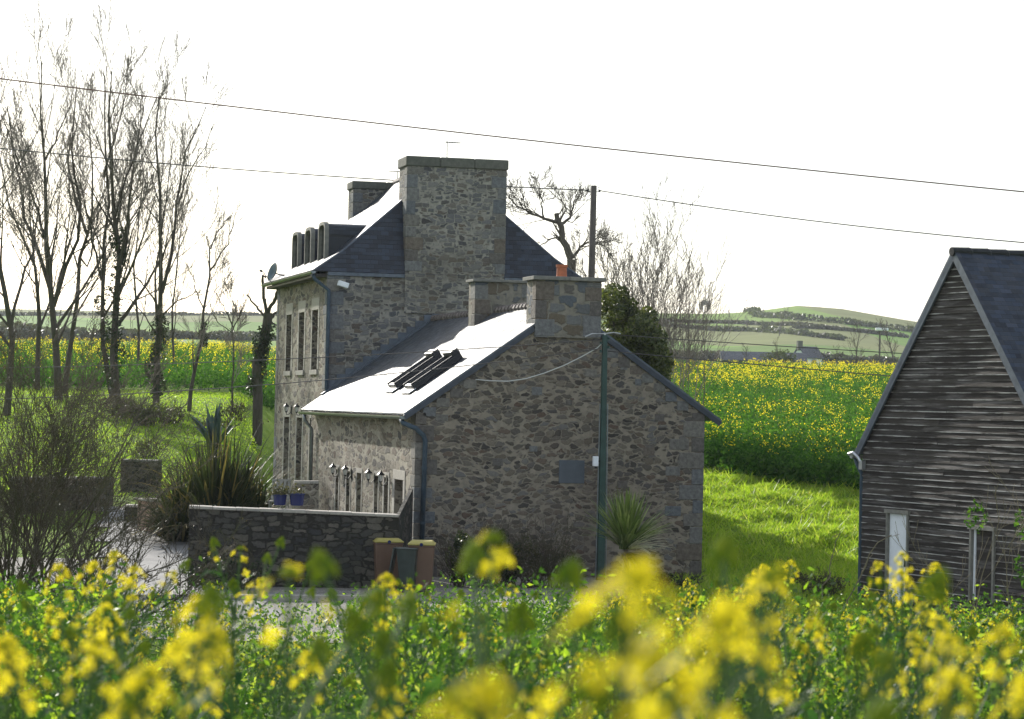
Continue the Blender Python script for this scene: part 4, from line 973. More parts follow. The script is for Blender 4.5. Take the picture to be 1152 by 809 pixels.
cs = [(at(x + T.r.uniform(-3, 3), y + T.r.uniform(-3, 3), D + T.r.uniform(-1, 1)), T.r.uniform(.3, .55), .55, T.r.uniform(.3, .6)) for x, y in ((690, 330), (694, 345), (686, 352), (703, 348), (700, 362), (712, 356), (690, 368), (708, 372), (722, 368), (730, 378), (718, 385), (734, 392), (725, 402), (741, 400), (705, 388), (695, 380), (712, 400), (735, 412), (720, 420), (684, 340), (728, 360), (738, 384), (700, 410), (746, 410), (740, 425), (725, 440), (745, 440))]
leafblob(t, 'crown', cs, 9000, .085, 'ever')
def whips(label, name, x0, x1, ybase, ytop, D, n, seed, mat, r=.022, lvl=2, cat='bush', grp='bare willow scrub behind the gable', lean=.12, dd=1.5, nch=(5, 6, 6)):
    g = setz(at((x0 + x1) / 2, ybase, D)); t = thing(name, g, label, cat, grp); T = Tree(seed, nchild=nch, spread=.5, up=.09, wig=.05, rmin=.010, lens=.55); T.fine = True
    for i in range(n):
        x = x0 + (x1 - x0) * (i + T.r.random()) / n; q = setz(at(x, ybase, D + T.r.uniform(-dd, dd)), -.05); tp_ = at(x, ytop + (T.r.random() ** 1.4) * (ybase - ytop) * .45, D); H = max(.5, tp_.z - q.z)
        T.grow(q, Vector((T.r.gauss(0, lean), T.r.gauss(0, lean), 1)), H * .86, r * T.r.uniform(.6, 1.3), lvl)
    T.done(t, mat, 'stems'); return t
whips('dense thicket of grey bare stems directly right of the timber pole', 'willow_scrub', 684, 724, 430, 262, 88, 10, 51, 'barkgrey', .03, 3, lean=.13)
whips('loose bare stems reaching highest, between the dense thicket and the thin saplings', 'willow_scrub', 716, 764, 430, 235, 90, 8, 52, 'barkgrey', .026, 3, lean=.12)
whips('thin upright pale saplings at the edge of the yellow field', 'willow_scrub', 754, 792, 420, 275, 92, 7, 53, 'barkgrey', .024, 2, lean=.07)
# brush in the near left
BG = 'leafless brush at the left of the yard'
def brush(label, x0, x1, ybase, D, top, n, seed, mat='twig', fork=.35, leafn=900):
    g = setz(at((x0 + x1) / 2, 640, D)); t = thing('leafless_bush', g, label, 'bush', BG); T = Tree(seed, nchild=(5, 6, 6), spread=.55, up=.045, wig=.13, rmin=.0045, lens=.55)
    for i in range(n):
        x = x0 + (x1 - x0) * T.r.random(); q = setz(at(x, 600, D + T.r.uniform(-1.2, 1.2)), -.05); H = (EYE + (450 - top) / F * D - q.z) * T.r.uniform(.45, .95)
        T.grow(q, Vector((T.r.gauss(.05, fork), T.r.gauss(0, fork), 1)), H, T.r.uniform(.018, .04), 3)
    T.done(t, mat, 'branches')
    tp_ = T.tips; k = np.array([tuple(tp_[T.r.randrange(len(tp_))]) for _ in range(leafn)]) + rng.normal(0, .05, (leafn, 3)); A_, B_ = leafvecs(leafn, .022); clouds('leaves', k, A_, B_, 'brushleaf', parent=t)
brush('tall tangled leafless bush at the far left edge, hiding the stone shed', -30, 40, 600, 41, 350, 38, 61, leafn=2500)
brush('broad tangled leafless bush beside the driveway, its twigs reaching over the low walls', 20, 95, 600, 43, 430, 9, 62, fork=.45, leafn=1200)
brush('low sprawling leafless bush at the edge of the yard with long drooping twigs', 70, 140, 640, 38, 545, 20, 63, fork=.7)
g = setz(at(60, 660, 36)); t = thing('fallen_branch', g, 'long dark bare branch reaching low across the pale driveway', 'branch', BG); T = Tree(66, nchild=(4, 4), spread=.5, up=.05, wig=.08, rmin=.004, lens=.45)
T.limb([(60, 665), (110, 662), (150, 650), (190, 636), (225, 622)], 36, .018, .005, 2, 12); T.limb([(95, 680), (120, 640), (150, 610), (178, 590), (205, 560)], 36.5, .016, .004, 2, 10); T.done(t, 'twig')

def shrub(label, x, y, D, w_, h, n, size, lm, seed, grp=None, twigs=14, name='shrub', tm='twig', z=None):
    g = setz(at(x, y, D)); 
    if z is not None: g.z = z
    t = thing(name, g, label, 'shrub', grp); T = Tree(seed, nchild=(4, 5), spread=.6, up=.05, wig=.12, rmin=.005, lens=.6)
    for i in range(twigs): T.grow(g + Vector((T.r.gauss(0, w_ * .25), T.r.gauss(0, w_ * .2), 0)), Vector((T.r.gauss(0, .55), T.r.gauss(0, .5), 1)), h * T.r.uniform(.5, 1.0), .016, 2)
    T.done(t, tm, 'branches')
    cs = [(g + Vector((T.r.gauss(0, w_ * .36), T.r.gauss(0, w_ * .3), h * T.r.uniform(.15, .72))), w_ * .2, w_ * .2, h * .2) for _ in range(14)]
    if n: leafblob(t, 'foliage', cs, n, size, lm)
    return t
LG = 'scrubby shrubs at the top of the lawn'
shrub('brown rounded shrub at the foot of the ivy-wrapped trunks', 140, 452, 92, 1.3, .95, 700, .06, 'scrub', 71, LG, 30)
shrub('dark domed shrub, darkest of those at the top of the lawn', 160, 458, 90, 1.5, 1.0, 1100, .06, 'ever', 72, LG, 34)
shrub('low straggling brown shrub right of the dark domed one', 190, 452, 91, 1.3, .7, 450, .05, 'scrub', 73, LG, 26)
shrub('small clump of brown scrub under the thin bare tree', 264, 452, 92, .8, .8, 260, .05, 'scrub', 74, LG, 22)
shrub('thin pale scrub below the pollarded tree', 250, 465, 89, 1.2, .5, 200, .05, 'scrub', 75, LG, 22)
shrub('small dark spiny shrub in the middle of the lawn', 167, 512, 81, .7, .75, 320, .05, 'ever', 76, LG, 20)
shrub('leafy shrub with pale flower specks against the gable, right of the bins', 524, 600, 52.9, .6, 1.25, 2600, .032, 'ever', 81, 'shrubs at the foot of the gable', 14)
shrub('tall dark twiggy shrub at the middle of the gable foot', 565, 620, 52.9, .75, 1.45, 4200, .034, 'ivy', 82, 'shrubs at the foot of the gable', 20)
shrub('brown arching shrub against the gable, left of the green pole', 606, 620, 53.2, .8, 1.40, 1500, .028, 'scrub', 83, 'shrubs at the foot of the gable', 34)
shrub('dark low shrub in the shade at the right foot of the gable', 765, 650, 53.4, .8, .45, 600, .03, 'ivy', 84, 'shrubs at the foot of the gable', 12)
shrub('dark green shrub in the shadow of the garden wall', 262, 655, 50.3, 1.3, .9, 1800, .03, 'ivy', 85, None, 14)
shrub('dark bramble mound in the shaded hollow between the stone wing and the barn', 925, 655, 52, .9, .6, 1000, .03, 'scrub', 86, None, 22)

def spiky(t, c, n, L, w0, el, mat, name, droop=.5, seed=1, az=None, segs=6):
    r_ = random.Random(seed); m = MB()
    for i in range(n):
        a = r_.uniform(0, 6.283) if az is None else R(r_.uniform(*az)); e = R(r_.uniform(*el)); l = L * r_.uniform(.65, 1.1); d = Vector((math.cos(a) * math.cos(e), math.sin(a) * math.cos(e), math.sin(e))); side = d.cross(UZ).normalized()
        p = Vector(c) + Vector((r_.gauss(0, .06), r_.gauss(0, .06), 0)) * (L / 1.5); pts = [p]; dr = droop * r_.uniform(.4, 1.5) * math.cos(e)
        for k in range(segs): d = (d - UZ * dr * (k + 1) / segs * .5).normalized(); p = p + d * l / segs; pts.append(p)
        ws = [w0 * f for f in ((.6, 1, 1, .9, .75, .45, .04) if segs == 6 else (.7, 1, .9, .6, .04))]
        m.strip(pts, ws, side, fold=.35)
    return m.build(name, mat, t)
fc = setz(at(243, 600, 61.5)); t = thing('flax_bush', fc, 'large spiky dark flax bush with golden tips behind the end of the garden wall', 'bush')
for q, (dx_, L_) in enumerate(((0, 2.0), (-.75, 1.35), (.6, 1.5), (-.3, 1.7), (.25, 1.75), (-1.0, 1.0), (.95, 1.1))):
    spiky(t, fc + R0 * dx_ + FH * rnd.uniform(-.4, .4), 190, L_ * 1.45, .034, (30, 88), 'phorm', 'leaves', .85, 90 + q)
ac = setz(at(241, 505, 83.5)); t = thing('agave', ac, 'blue-green agave with broad upright blades above the flax bush', 'plant')
spiky(t, ac, 20, 1.6, .11, (40, 88), 'agave', 'leaves', .35, 99); spiky(t, ac, 8, 1.5, .07, (5, 40), 'agave', 'leaves', .8, 98)
cc = setz(at(707, 652, 51.6)); hd = at(704, 618, 51.6); t = thing('cordyline', cc, 'spiky cordyline with a fan of green blades and silvery painted-sunlit leaves beside the green pole', 'plant')
MB().tube([cc, hd], [.06, .05], 8).build('trunk', 'wood', t)
spiky(t, hd, 300, 1.22, .026, (30, 89), 'cord', 'leaves', .35, 101); spiky(t, hd, 60, .95, .016, (8, 45), 'cordlit', 'sunlit_leaves', .3, 102, az=(-75, 15)); spiky(t, hd - UZ * .08, 60, .8, .015, (-45, 10), 'scrub', 'dead_skirt', .5, 103, az=(-90, 40))  # pale leaves on the right are coloured as if the sun reached them

# stone walls, planter and shed at the left
def block(name, label, x0, x1, ytop, D0, D1, thick, mat, cap, zb=None, cat='wall'):
    a, b = at(x0, ytop, D0), at(x1, ytop, D1); b.z = a.z; t = thing(name, setz(a.lerp(b, .5), 0), label, cat); nn = Vector((-(b - a).y, (b - a).x, 0)).normalized() * thick
    m = MB(); prism(m, a, b, nn, min(gz(a), gz(b)) - .3, -.06); m.build('masonry', mat, t); m = MB(); k = max(1, int((b - a).length / .7))
    for i in range(k): p, q = a.lerp(b, i / k), a.lerp(b, (i + 1) / k - .004); e = nn * .08; m.hexa([v - UZ * .058 for v in (p - e, q - e, q + nn + e, p + nn + e)], [p - e, q - e, q + nn + e, p + nn + e])
    m.build('coping', cap, t, bevel=.01); return t
block('stone_gate_pier', 'squat brown stone pier at the foot of the lawn, left of the flax bush', 136, 178, 517, 72, 72, .8, 'garden', 'capd')
block('low_stone_wall', 'low pale-topped stone wall running behind the brush to the brown pier', 20, 128, 537, 66, 68, .4, 'garden', 'cap')
block('brick_planter', 'low pinkish raised planter at the left foot of the flax bush', 155, 192, 560, 63.5, 62.0, .9, 'pinkbrick', 'granite', cat='planter')
block('brick_planter_step', 'dark hollow step edged with pale stone beside the pinkish planter', 140, 171, 568, 65.2, 65.2, .5, 'garden', 'granite', cat='step')

# ------------------------------------------------------------------ grass
def scatter(n, S0, S1, D0, D1, u=True):
    D = rng.uniform(D0, D1, n); S = rng.uniform(S0, S1, n) * (D if u else 1); return S, D
def world(S, D, z): return np.stack([R0.x * S + FH.x * D, R0.y * S + FH.y * D, z], 1)
def gzs(S, D): return np.array([ground(s, d) for s, d in zip(S, D)])
def blades(name, S, D, h, wd, mat, lean=.35, clump=0.0):
    n = len(S); z = gzs(S, D); base = world(S, D, z); a = rng.uniform(0, 6.283, n); H = h * rng.uniform(.5, 1.3, n)
    A_ = np.stack([np.cos(a), np.sin(a), np.zeros(n)], 1) * wd; up = np.stack([rng.normal(0, lean, n), rng.normal(0, lean, n), np.ones(n)], 1); B_ = up * (H / 2)[:, None]
    return tag(clouds(name, base + B_ * .9, A_, B_, mat), kind='stuff')
S, D = scatter(52000, -.225, -.085, 71, 105); keep = np.array([not (s > -.118 * d and d < 70) for s, d in zip(S, D)])
S, D = S[keep], D[keep]; cl = np.array([noise.noise(Vector((s * .9, d * .9, 0))) for s, d in zip(S, D)]); blades('lawn_grass', S, D, .055 + .05 * np.clip(cl, 0, 1), .016, 'grass', .5)
S, D = scatter(105000, .058, .165, 60.5, 80); ok = D < 79.6 - np.clip((S / D - .075) / .065, -.3, 1.4) * 7; S, D = S[ok], D[ok]; cl = np.array([noise.noise(Vector((s * 1.3, d * .9, 5))) for s, d in zip(S, D)]); blades('bank_grass', S, D, .08 + .13 * np.clip(cl + .15, 0, 1), .013, 'bankgrass', .55)
S, D = scatter(2600, .06, .165, 61, 80); blades('bank_tufts', S, D, .34, .014, 'bankgrass', .8)
S, D = scatter(26000, .05, .16, 46, 61); blades('rough_grass', S, D, .16, .012, 'bankgrass', .5)
S, D = scatter(9000, -.14, .06, 38.5, 46.5); keep = rng.random(len(S)) < np.array([max(.04, noise.noise(Vector((s * .8, d * .8, 9))) + .25) for s, d in zip(S, D)]); blades('yard_weeds', S[keep], D[keep], .10, .010, 'bankgrass', .6)

# ------------------------------------------------------------------ rape crop beyond the houses
def crop(name, regions, label):
    Cs, As, Bs, Ms = [], [], [], []
    for n, u0, u1, d0, d1, yl in regions:
        D = np.sqrt(rng.uniform(d0 ** 2, d1 ** 2, n)) if d1 / d0 > 1.3 else rng.uniform(d0, d1, n); S = rng.uniform(u0, u1, n) * D; z = gzs(S, D)
        if u0 > 0:
            ok = D > 79.3 - np.clip((S / D - .075) / .065, -.3, 1.4) * 7 + np.array([1.6 * noise.noise(Vector((q * .9, 3, 1))) for q in S]) + rng.normal(0, .18, len(D)); D, S, z = D[ok], S[ok], z[ok]; n = len(D)
        pat = np.array([noise.noise(Vector((s * .12, d * .09, 2))) + .6 * noise.noise(Vector((s * .5, d * .3, 7))) for s, d in zip(S, D)]); H = .95 + .22 * pat + rng.normal(0, .07, n); base = world(S, D, z)
        for j in range(9):
            f = rng.uniform(.12, 1.0, n); c = base + np.stack([rng.normal(0, .13, n), rng.normal(0, .13, n), H * f], 1); A_, B_ = leafvecs(n, .10 * (1.15 - .45 * f), asp=.42); Cs.append(c); As.append(A_); Bs.append(B_); Ms.append(np.zeros(n, int))
        fl_ = rng.random(n) < np.clip(yl * (.6 + 1.6 * (pat + .1)), .012, 1)
        for j in range(9):
            k = fl_ & (rng.random(n) < .85); m_ = k.sum(); far = D[k] / 100
            ht = H[k] * rng.uniform(.84, 1.20, m_); c = base[k] + np.stack([rng.normal(0, .085, m_), rng.normal(0, .085, m_), ht], 1); sz = .026 * (1 + .5 * np.clip(far - 1, 0, 1)) * rng.uniform(.7, 1.4, m_)
            A_, B_ = leafvecs(m_, sz, asp=.8); Cs.append(c); As.append(A_); Bs.append(B_); Ms.append(np.ones(m_, int))
    o = clouds(name, np.concatenate(Cs), np.concatenate(As), np.concatenate(Bs), ['cropleaf', 'yellow'], np.concatenate(Ms)); return tag(o, label, None, None, 'stuff')
crop('rape_crop', [(9500, .050, .165, 70, 108, .045), (9500, .045, .165, 104, 150, .06), (9000, .04, .17, 150, 203, .20), (3000, .05, .165, 71, 81, .03),
                   (8500, -.225, -.085, 104, 150, .06), (7500, -.23, -.08, 150, 203, .16), (3500, -.08, .045, 108, 203, .6), (5000, -.5, -.225, 104, 203, .7), (5000, .165, .5, 76, 203, .7)], 'flowering yellow rape crop filling the fields behind the houses')
# ------------------------------------------------------------------ hills: hedges and far trees
def hedge(label, px, D=None, h=1.6, w_=2.0, mat='scrubfar', dens=9, name='hedgerow', d0=210):
    P = [hit(x, y, d0) for x, y in px]; t = thing(name, P[0], label, 'hedge', 'hedgerows across the far hills'); cs, As, Bs = [], [], []
    for a, b in zip(P, P[1:]):
        L = (b - a).length; n = int(min(6000, L * dens * 3)); f = rng.random(n); c = np.array(a)[None] * (1 - f[:, None]) + np.array(b)[None] * f[:, None]
        hh = h * (.75 + .45 * np.array([noise.noise(Vector((q[0] * .11, q[1] * .11, 1))) for q in c])); c[:, 0] += rng.normal(0, w_ * .35, n); c[:, 1] += rng.normal(0, w_ * .35, n)
        s, d = c[:, 0] * R0.x + c[:, 1] * R0.y, c[:, 0] * FH.x + c[:, 1] * FH.y; c[:, 2] = gzs(s, d) + rng.random(n) * hh; A_, B_ = leafvecs(n, .55, asp=.7); cs.append(c); As.append(A_); Bs.append(B_)
    clouds('foliage', np.concatenate(cs), np.concatenate(As), np.concatenate(Bs), M[mat], parent=t); return t
M['scrubfar'] = leafm('far_hedge_leaves', [(0, (.045, .052, .030)), (1, (.085, .085, .050))], .2)
M['scrubdark'] = leafm('dark_hedge_leaves', [(0, (.045, .058, .030)), (1, (.08, .095, .045))], .3)
hedge('dark hedgerow along the right-hand skyline, behind the thin saplings', [(690, 353), (745, 352), (800, 353), (852, 357), (900, 360), (960, 366), (1030, 374)], h=2.2, w_=3, mat='scrubdark', dens=7)
hedge('thin hedgerow below the skyline one, right of the saplings', [(745, 362), (810, 364), (870, 366), (930, 371), (1020, 380)], h=1.3)
hedge('long dark hedgerow crossing the middle of the right hill', [(690, 367), (760, 368), (850, 373), (905, 378), (948, 383)], h=1.5, mat='scrubdark')
hedge('short dark hedge on the right hill near the round bushes', [(895, 370), (950, 372), (1000, 377)], h=1.2)
hedge('brown hedgerow at the far side of the yellow field on the right', [(740, 403), (800, 405), (870, 408), (930, 409), (1010, 413)], h=2.0, mat='scrubfar', dens=12)
hedge('brown bare hedgerow beyond the left field, between the tree trunks', [(-20, 382), (60, 383), (140, 384), (180, 384)], h=2.6, w_=3.5, mat='scrubfar', dens=10)
hedge('low dark hedge line crossing the left hill', [(180, 381), (240, 382), (310, 384)], h=1.5, mat='scrubfar')
hedge('thin hedge under the left skyline', [(-20, 356), (80, 355), (200, 355), (320, 355)], h=1.4, mat='scrubfar', dens=4)
# a farther bank of hills behind the skyline is hidden; round trees and bare trees stand on the slope
def fartree(label, x, y, h, sp, D0=230, kind='bare', seed=1, px=None):
    g = hit(x, y, D0) if px is None else at(x, y, px); D = SD(g)[1]; t = thing('bare_tree' if kind == 'bare' else 'round_tree', g, label, 'tree', 'distant trees on the right-hand slope'); H = h / F * D
    if kind == 'bare':
        T = Tree(seed, nchild=(5, 6, 6), spread=.55, up=.08, wig=.1, rmin=H * .0016, lens=.6); pts = T.path(g - UZ, UZ, H * .75 + 1, 7); rs = [H * .016 * (1 - .75 * i / 7) for i in range(8)]; T.m.tube(pts, rs, 5, caps=False); T.kids(pts, rs, H * sp, 3, .25, 12); T.done(t, 'barkgrey', 'trunk_and_branches')
    else:
        m = MB(); m.tube([g - UZ, g + UZ * H * .5], H * .04, 6); m.build('trunk', 'barkdark', t); cs = [(g + Vector((rnd.gauss(0, H * sp * .35), rnd.gauss(0, H * sp * .3), H * rnd.uniform(.3, .85))), H * sp * .35, H * sp * .35, H * .18) for _ in range(9)]
        leafblob(t, 'crown', cs, 900, H * .045, M['scrubdark'])
for a in (('dark rounded tree standing on the skyline right of the saplings', 793, 353, 17, .45, 300, 'leafy', 1), ('bare tree on the slope with its crown crossing the skyline, nearest the round skyline tree', 818, 372, 32, .5, 300, 'bare', 2),
          ('bare tree in the middle of the right slope', 877, 378, 38, .5, 300, 'bare', 3), ('small dark bush-like tree on the middle hedgerow', 861, 374, 14, .7, 300, 'leafy', 4), ('pale small bare tree on the slope between the two larger ones', 843, 373, 20, .6, 300, 'bare', 5)): fartree(*a[:6], kind=a[6], seed=a[7])
for i, (x, h, D, lab) in enumerate(((962, 62, 225, 'bare tree beside the distant street lamp'), (1008, 72, 222, 'broad bare tree against the slope, next to the barn roof'), (940, 34, 228, 'small bare tree left of the distant street lamp'), (1035, 60, 230, 'bare tree half hidden by the barn verge'),
                                    (835, 36, 230, 'low spreading bare tree in front of the long farm building'), (878, 40, 226, 'dark bare tree between the long farm building and the farmhouse'), (925, 30, 232, 'twiggy bare tree right of the white farmhouse'), (775, 46, 226, 'thin bare tree at the far edge of the yellow field, behind the saplings'))):
    fartree(lab, x, 417, h, .6, kind='bare', seed=70 + i, px=D)
fartree('dense dark thorn bush beside the long farm building', 868, 413, 22, .9, kind='leafy', seed=90, px=240)
fartree('dark thorn bush left of the white farmhouse', 884, 412, 20, .8, kind='leafy', seed=91, px=236)

# ------------------------------------------------------------------ rape plants in front of the camera
def rape_proto(seed, H, nb, buds=.3, fl=16, big=1.0):
    r_ = random.Random(seed); st, lf, fw_, bd = MB(), MB(), MB(), MB()
    def raceme(p, d, s):
        a, b = basis(d); L = .055 * s
        for i in range(fl):
            f = (i + .5) / fl; g = i * 2.4 + r_.uniform(-.3, .3); el = 1.25 - 1.35 * f; o = (a * math.cos(g) + b * math.sin(g)); q = p - d * (L * .95 * f) + (d * math.sin(el) + o * math.cos(el)) * (.012 + .017 * min(1, f * 1.6)) * s * 1.15
            nrm = (d * (.9 - .5 * f) + o).normalized(); u, v = basis(nrm); ph = r_.uniform(0, 1.5); z = .0085 * s * r_.uniform(.8, 1.15)
            st.tube([p - d * (L * f + .008), q], .0006, 3, caps=False)
            for k in range(4):
                c, s_ = math.cos(ph + k * 1.571), math.sin(ph + k * 1.571); e = u * c + v * s_; w_ = (v * c - u * s_)
                fw_.add([q, q + e * z * .75 + w_ * z * .42 + nrm * z * .22, q + e * z * 1.25 + nrm * z * r_.uniform(-.1, .35), q + e * z * .75 - w_ * z * .42 + nrm * z * .22], [(0, 1, 2, 3)])
        for i in range(12):
            g = i * 2.4; rr = .008 * s * math.sqrt(i / 12); q = p + d * (.012 * s - rr * .5) + (a * math.cos(g) + b * math.sin(g)) * rr; e = .0026 * s; bd.add([q - d * e * 1.4, q + a * e, q + b * e, q - a * e, q - b * e, q + d * e * 1.6], [(0, 2, 1), (0, 3, 2), (0, 4, 3), (0, 1, 4), (5, 1, 2), (5, 2, 3), (5, 3, 4), (5, 4, 1)])
        for i in range(9):
            g = i * 2.4; q = p - d * (L + .012 + i * .013); o = (a * math.cos(g) + b * math.sin(g)); e = (o + d * .9).normalized(); st.tube([q, q + o * .012, q + o * .012 + e * .038], [.0008, .0012, .0004], 3, caps=False)
    def leaf(p, az, L, w_, droop):
        d = Vector((math.cos(az), math.sin(az), .75)).normalized(); side = d.cross(UZ).normalized(); pts = [p]
        for k in range(5): d = (d - UZ * droop * (k + 1) * .12 + side * r_.gauss(0, .05)).normalized(); pts.append(pts[-1] + d * L / 5)
        lf.strip(pts, [w_ * f * r_.uniform(.85, 1.15) for f in (.55, .95, 1.0, .85, .55, .05)], side, fold=.25)
    p = Vector((0, 0, 0)); d = Vector((r_.gauss(0, .05), r_.gauss(0, .05), 1)).normalized(); pts = [p]
    for i in range(8): d = (d + Vector((r_.gauss(0, .035), r_.gauss(0, .035), .05))).normalized(); p = p + d * H / 8; pts.append(p)
    rs = [.0075 * (1 - .75 * i / 8) for i in range(9)]; st.tube(pts, rs, 6, caps=False); raceme(pts[-1], d, big)
    for i in range(nb):
        f = .50 + .42 * (i + r_.random()) / nb; k = min(7, int(f * 8)); q = pts[k].lerp(pts[k + 1], f * 8 - k); az = i * 2.4 + r_.uniform(-.4, .4); L = (1 - f) * H * r_.uniform(.7, 1.05) + .05
        e = Vector((math.cos(az) * .62, math.sin(az) * .62, 1)).normalized(); bp = [q]
        for j in range(4): e = (e + UZ * .10 + Vector((r_.gauss(0, .04), r_.gauss(0, .04), 0))).normalized(); bp.append(bp[-1] + e * L / 4)
        st.tube(bp, [.0035, .003, .0026, .002, .0016], 4, caps=False); leaf(q, az + .2, r_.uniform(.07, .13), .014, 1.0)
        if r_.random() > buds: raceme(bp[-1], e, big * r_.uniform(.7, 1.0))
        else:
            s0 = fl; raceme_b(bp[-1], e, bd, r_)
        if L > .16:
            q2 = bp[2]; az2 = az + r_.choice((-1, 1)) * 1.1; e2 = Vector((math.cos(az2) * .5, math.sin(az2) * .5, 1)).normalized(); st.tube([q2, q2 + e2 * L * .35], [.002, .0014], 3, caps=False); (raceme(q2 + e2 * L * .35, e2, big * .6) if r_.random() > .5 else raceme_b(q2 + e2 * L * .35, e2, bd, r_)); leaf(q2, az2, .07, .010, .9)
    for i in range(13):
        f = .06 + .62 * i / 13; k = int(f * 8); leaf(pts[k].lerp(pts[k + 1], f * 8 - k), i * 2.4 + r_.random(), r_.uniform(.16, .27) * (1.25 - f), .040 * (1.3 - f) + .008, r_.uniform(1.0, 1.9))
    return st, lf, fw_, bd
def raceme_b(p, d, bd, r_):
    a, b = basis(d)
    for i in range(22):
        g = i * 2.4; rr = .011 * math.sqrt(i / 22); q = p - d * (.02 * i / 22) + (a * math.cos(g) + b * math.sin(g)) * rr; e = .0030; bd.add([q - d * e * 1.6, q + a * e, q + b * e, q - a * e, q - b * e, q + d * e * 1.8], [(0, 2, 1), (0, 3, 2), (0, 4, 3), (0, 1, 4), (5, 1, 2), (5, 2, 3), (5, 3, 4), (5, 4, 1)])
PROTO = []
for i in range(13):
    parts = rape_proto(200 + i, 1.0, rnd.randint(2, 4) if i < 5 else rnd.randint(3, 6) if i < 10 else (0, 1, 1)[i - 10], rnd.uniform(.2, .5) if i < 5 else .95 if i < 10 else .0, rnd.randint(10, 15) if i < 5 else 4 if i < 10 else 16, big=1.0 if i < 10 else .88); ms = []
    zt = max(v.z for mb_ in parts for v in mb_.v); c = max(parts[2].v, key=lambda v: v.z).copy()
    for mb_ in parts:
        for v in mb_.v: q = v.z / zt; v.x -= c.x * q * q; v.y -= c.y * q * q; v.z = q
    for nm, mb_, mt in zip(('stem', 'leaves', 'blossoms', 'bud_clumps'), parts, ('rstem', 'rleaf', 'yellow', 'bud')):
        me = bpy.data.meshes.new(nm); me.from_pydata([tuple(v) for v in mb_.v], [], mb_.f); me.materials.append(M[mt]); me.update(); ms.append((nm, me))
    PROTO.append(ms)
RG = 'flowering rape plants in front of the yard'
def rape(base, h, k, label, lean=(0, 0), az=None):
    t = thing('rapeseed_plant', base, label, 'plant', RG); t.rotation_euler = (lean[0], lean[1], rnd.uniform(0, 6.28) if az is None else az); t.scale = (h * .93, h * .93, h)
    for nm, me in PROTO[k]: o = bpy.data.objects.new(nm, me); col.objects.link(o); o.parent = t
    return t
# plants whose heads can be told apart: where the head stands, how far away, how tall
hero = [(648, 622, 1.25, 'nearest rape plant, its head the big soft yellow blur in front of the cordyline'), (700, 668, 1.3, 'very near rape plant leaning right under the largest yellow blur'),
        (640, 745, 1.1, 'near rape plant filling the bottom of the view under the largest blur'), (580, 700, 1.3, 'near rape plant with blurred flowers at the left of the tall yellow mass'),
        (524, 590, 2.4, 'tall near rape plant still in green bud, in front of the shrub beside the bins'), (822, 604, 2.2, 'tall near rape plant in blurred green bud right of the house corner'), (858, 636, 2.7, 'near rape plant with one blurred yellow head right of the green bud'),
        (210, 672, 2.6, 'rape plant with a large soft yellow head below the end of the garden wall'), (228, 700, 2.1, 'near rape plant with a broad blurred head left of the driveway kerb'), (85, 715, 2.7, 'rape plant with a big soft head low at the left'), (188, 720, 2.9, 'rape plant between the two big soft heads at the left'),
        (75, 628, 5.4, 'tall rape plant with a crisp round yellow head against the leafless bush'), (136, 618, 5.8, 'tall rape plant with a small yellow head against the driveway'), (110, 672, 4.4, 'rape plant with a yellow head just under the leafless bush'), (300, 632, 2.4, 'near rape plant with green buds over blurred yellow flowers in front of the garden wall'),
        (437, 645, 5.0, 'rape plant with many small yellow heads in front of the brown bins'), (322, 728, 3.6, 'rape plant in full flower right of the kerb end'), (20, 712, 3.4, 'rape plant in flower at the left border'), (455, 765, 3.2, 'rape plant with flower heads low in the middle'),
        (745, 740, 3.0, 'rape plant with soft yellow heads right of the tall blur'), (815, 690, 3.2, 'rape plant with spreading blurred flowers below the house corner'), (903, 628, 8.5, 'tall crisp rape plant between the stone wing and the barn'), (848, 640, 8.0, 'small-headed rape plant at the foot of the grass bank'),
        (937, 690, 5.2, 'rape plant with loose flowers left of the barn corner'), (1017, 618, 6.5, 'rape plant with one crisp head in front of the white barn door'), (1060, 632, 6.8, 'rape plant with heads between the barn door and window'), (1065, 710, 2.4, 'near rape plant with a broad soft yellow head below the barn window'), (1110, 690, 4.2, 'rape plant with several heads under the barn window'),
        (1115, 752, 2.2, 'near rape plant with blurred heads at the lower right'), (980, 712, 3.8, 'rape plant with a tall yellow head left of the barn door foot'), (1150, 700, 2.7, 'rape plant in flower at the right border'), (880, 760, 1.6, 'near green-leaved rape plant low before the grass bank'),
        (452, 648, 9.0, 'leafy rape plant rising in front of the left brown bin'), (486, 652, 10.0, 'leafy rape plant rising in front of the bin nearest the downpipe'), (560, 655, 8.0, 'leafy rape plant in front of the dark twiggy shrub'), (505, 690, 6.2, 'leafy rape plant before the gravel with few flowers'), (1030, 665, 5.5, 'rape plant with a row of heads below the white barn door'), (265, 600, 6.6, 'thin rape plant in bud in front of the garden wall')]
occupied = []
for i, (x, y, D, lab) in enumerate(hero):
    tp_ = at(x, y, D); s, d = SD(tp_); g = ground(s, d); h = tp_.z - g; rape(Vector((tp_.x, tp_.y, g)), h, (5 + i % 5) if 'bud' in lab.split(' with ')[0] or 'green bud' in lab and 'right of the green' not in lab or 'green-leaved' in lab or 'leafy rape' in lab else (10 + i % 3 if D < 4 else i % 5), lab, lean=(rnd.gauss(0, .03), rnd.gauss(0, .03))); occupied.append((s, d))
n = 0; tries = 0
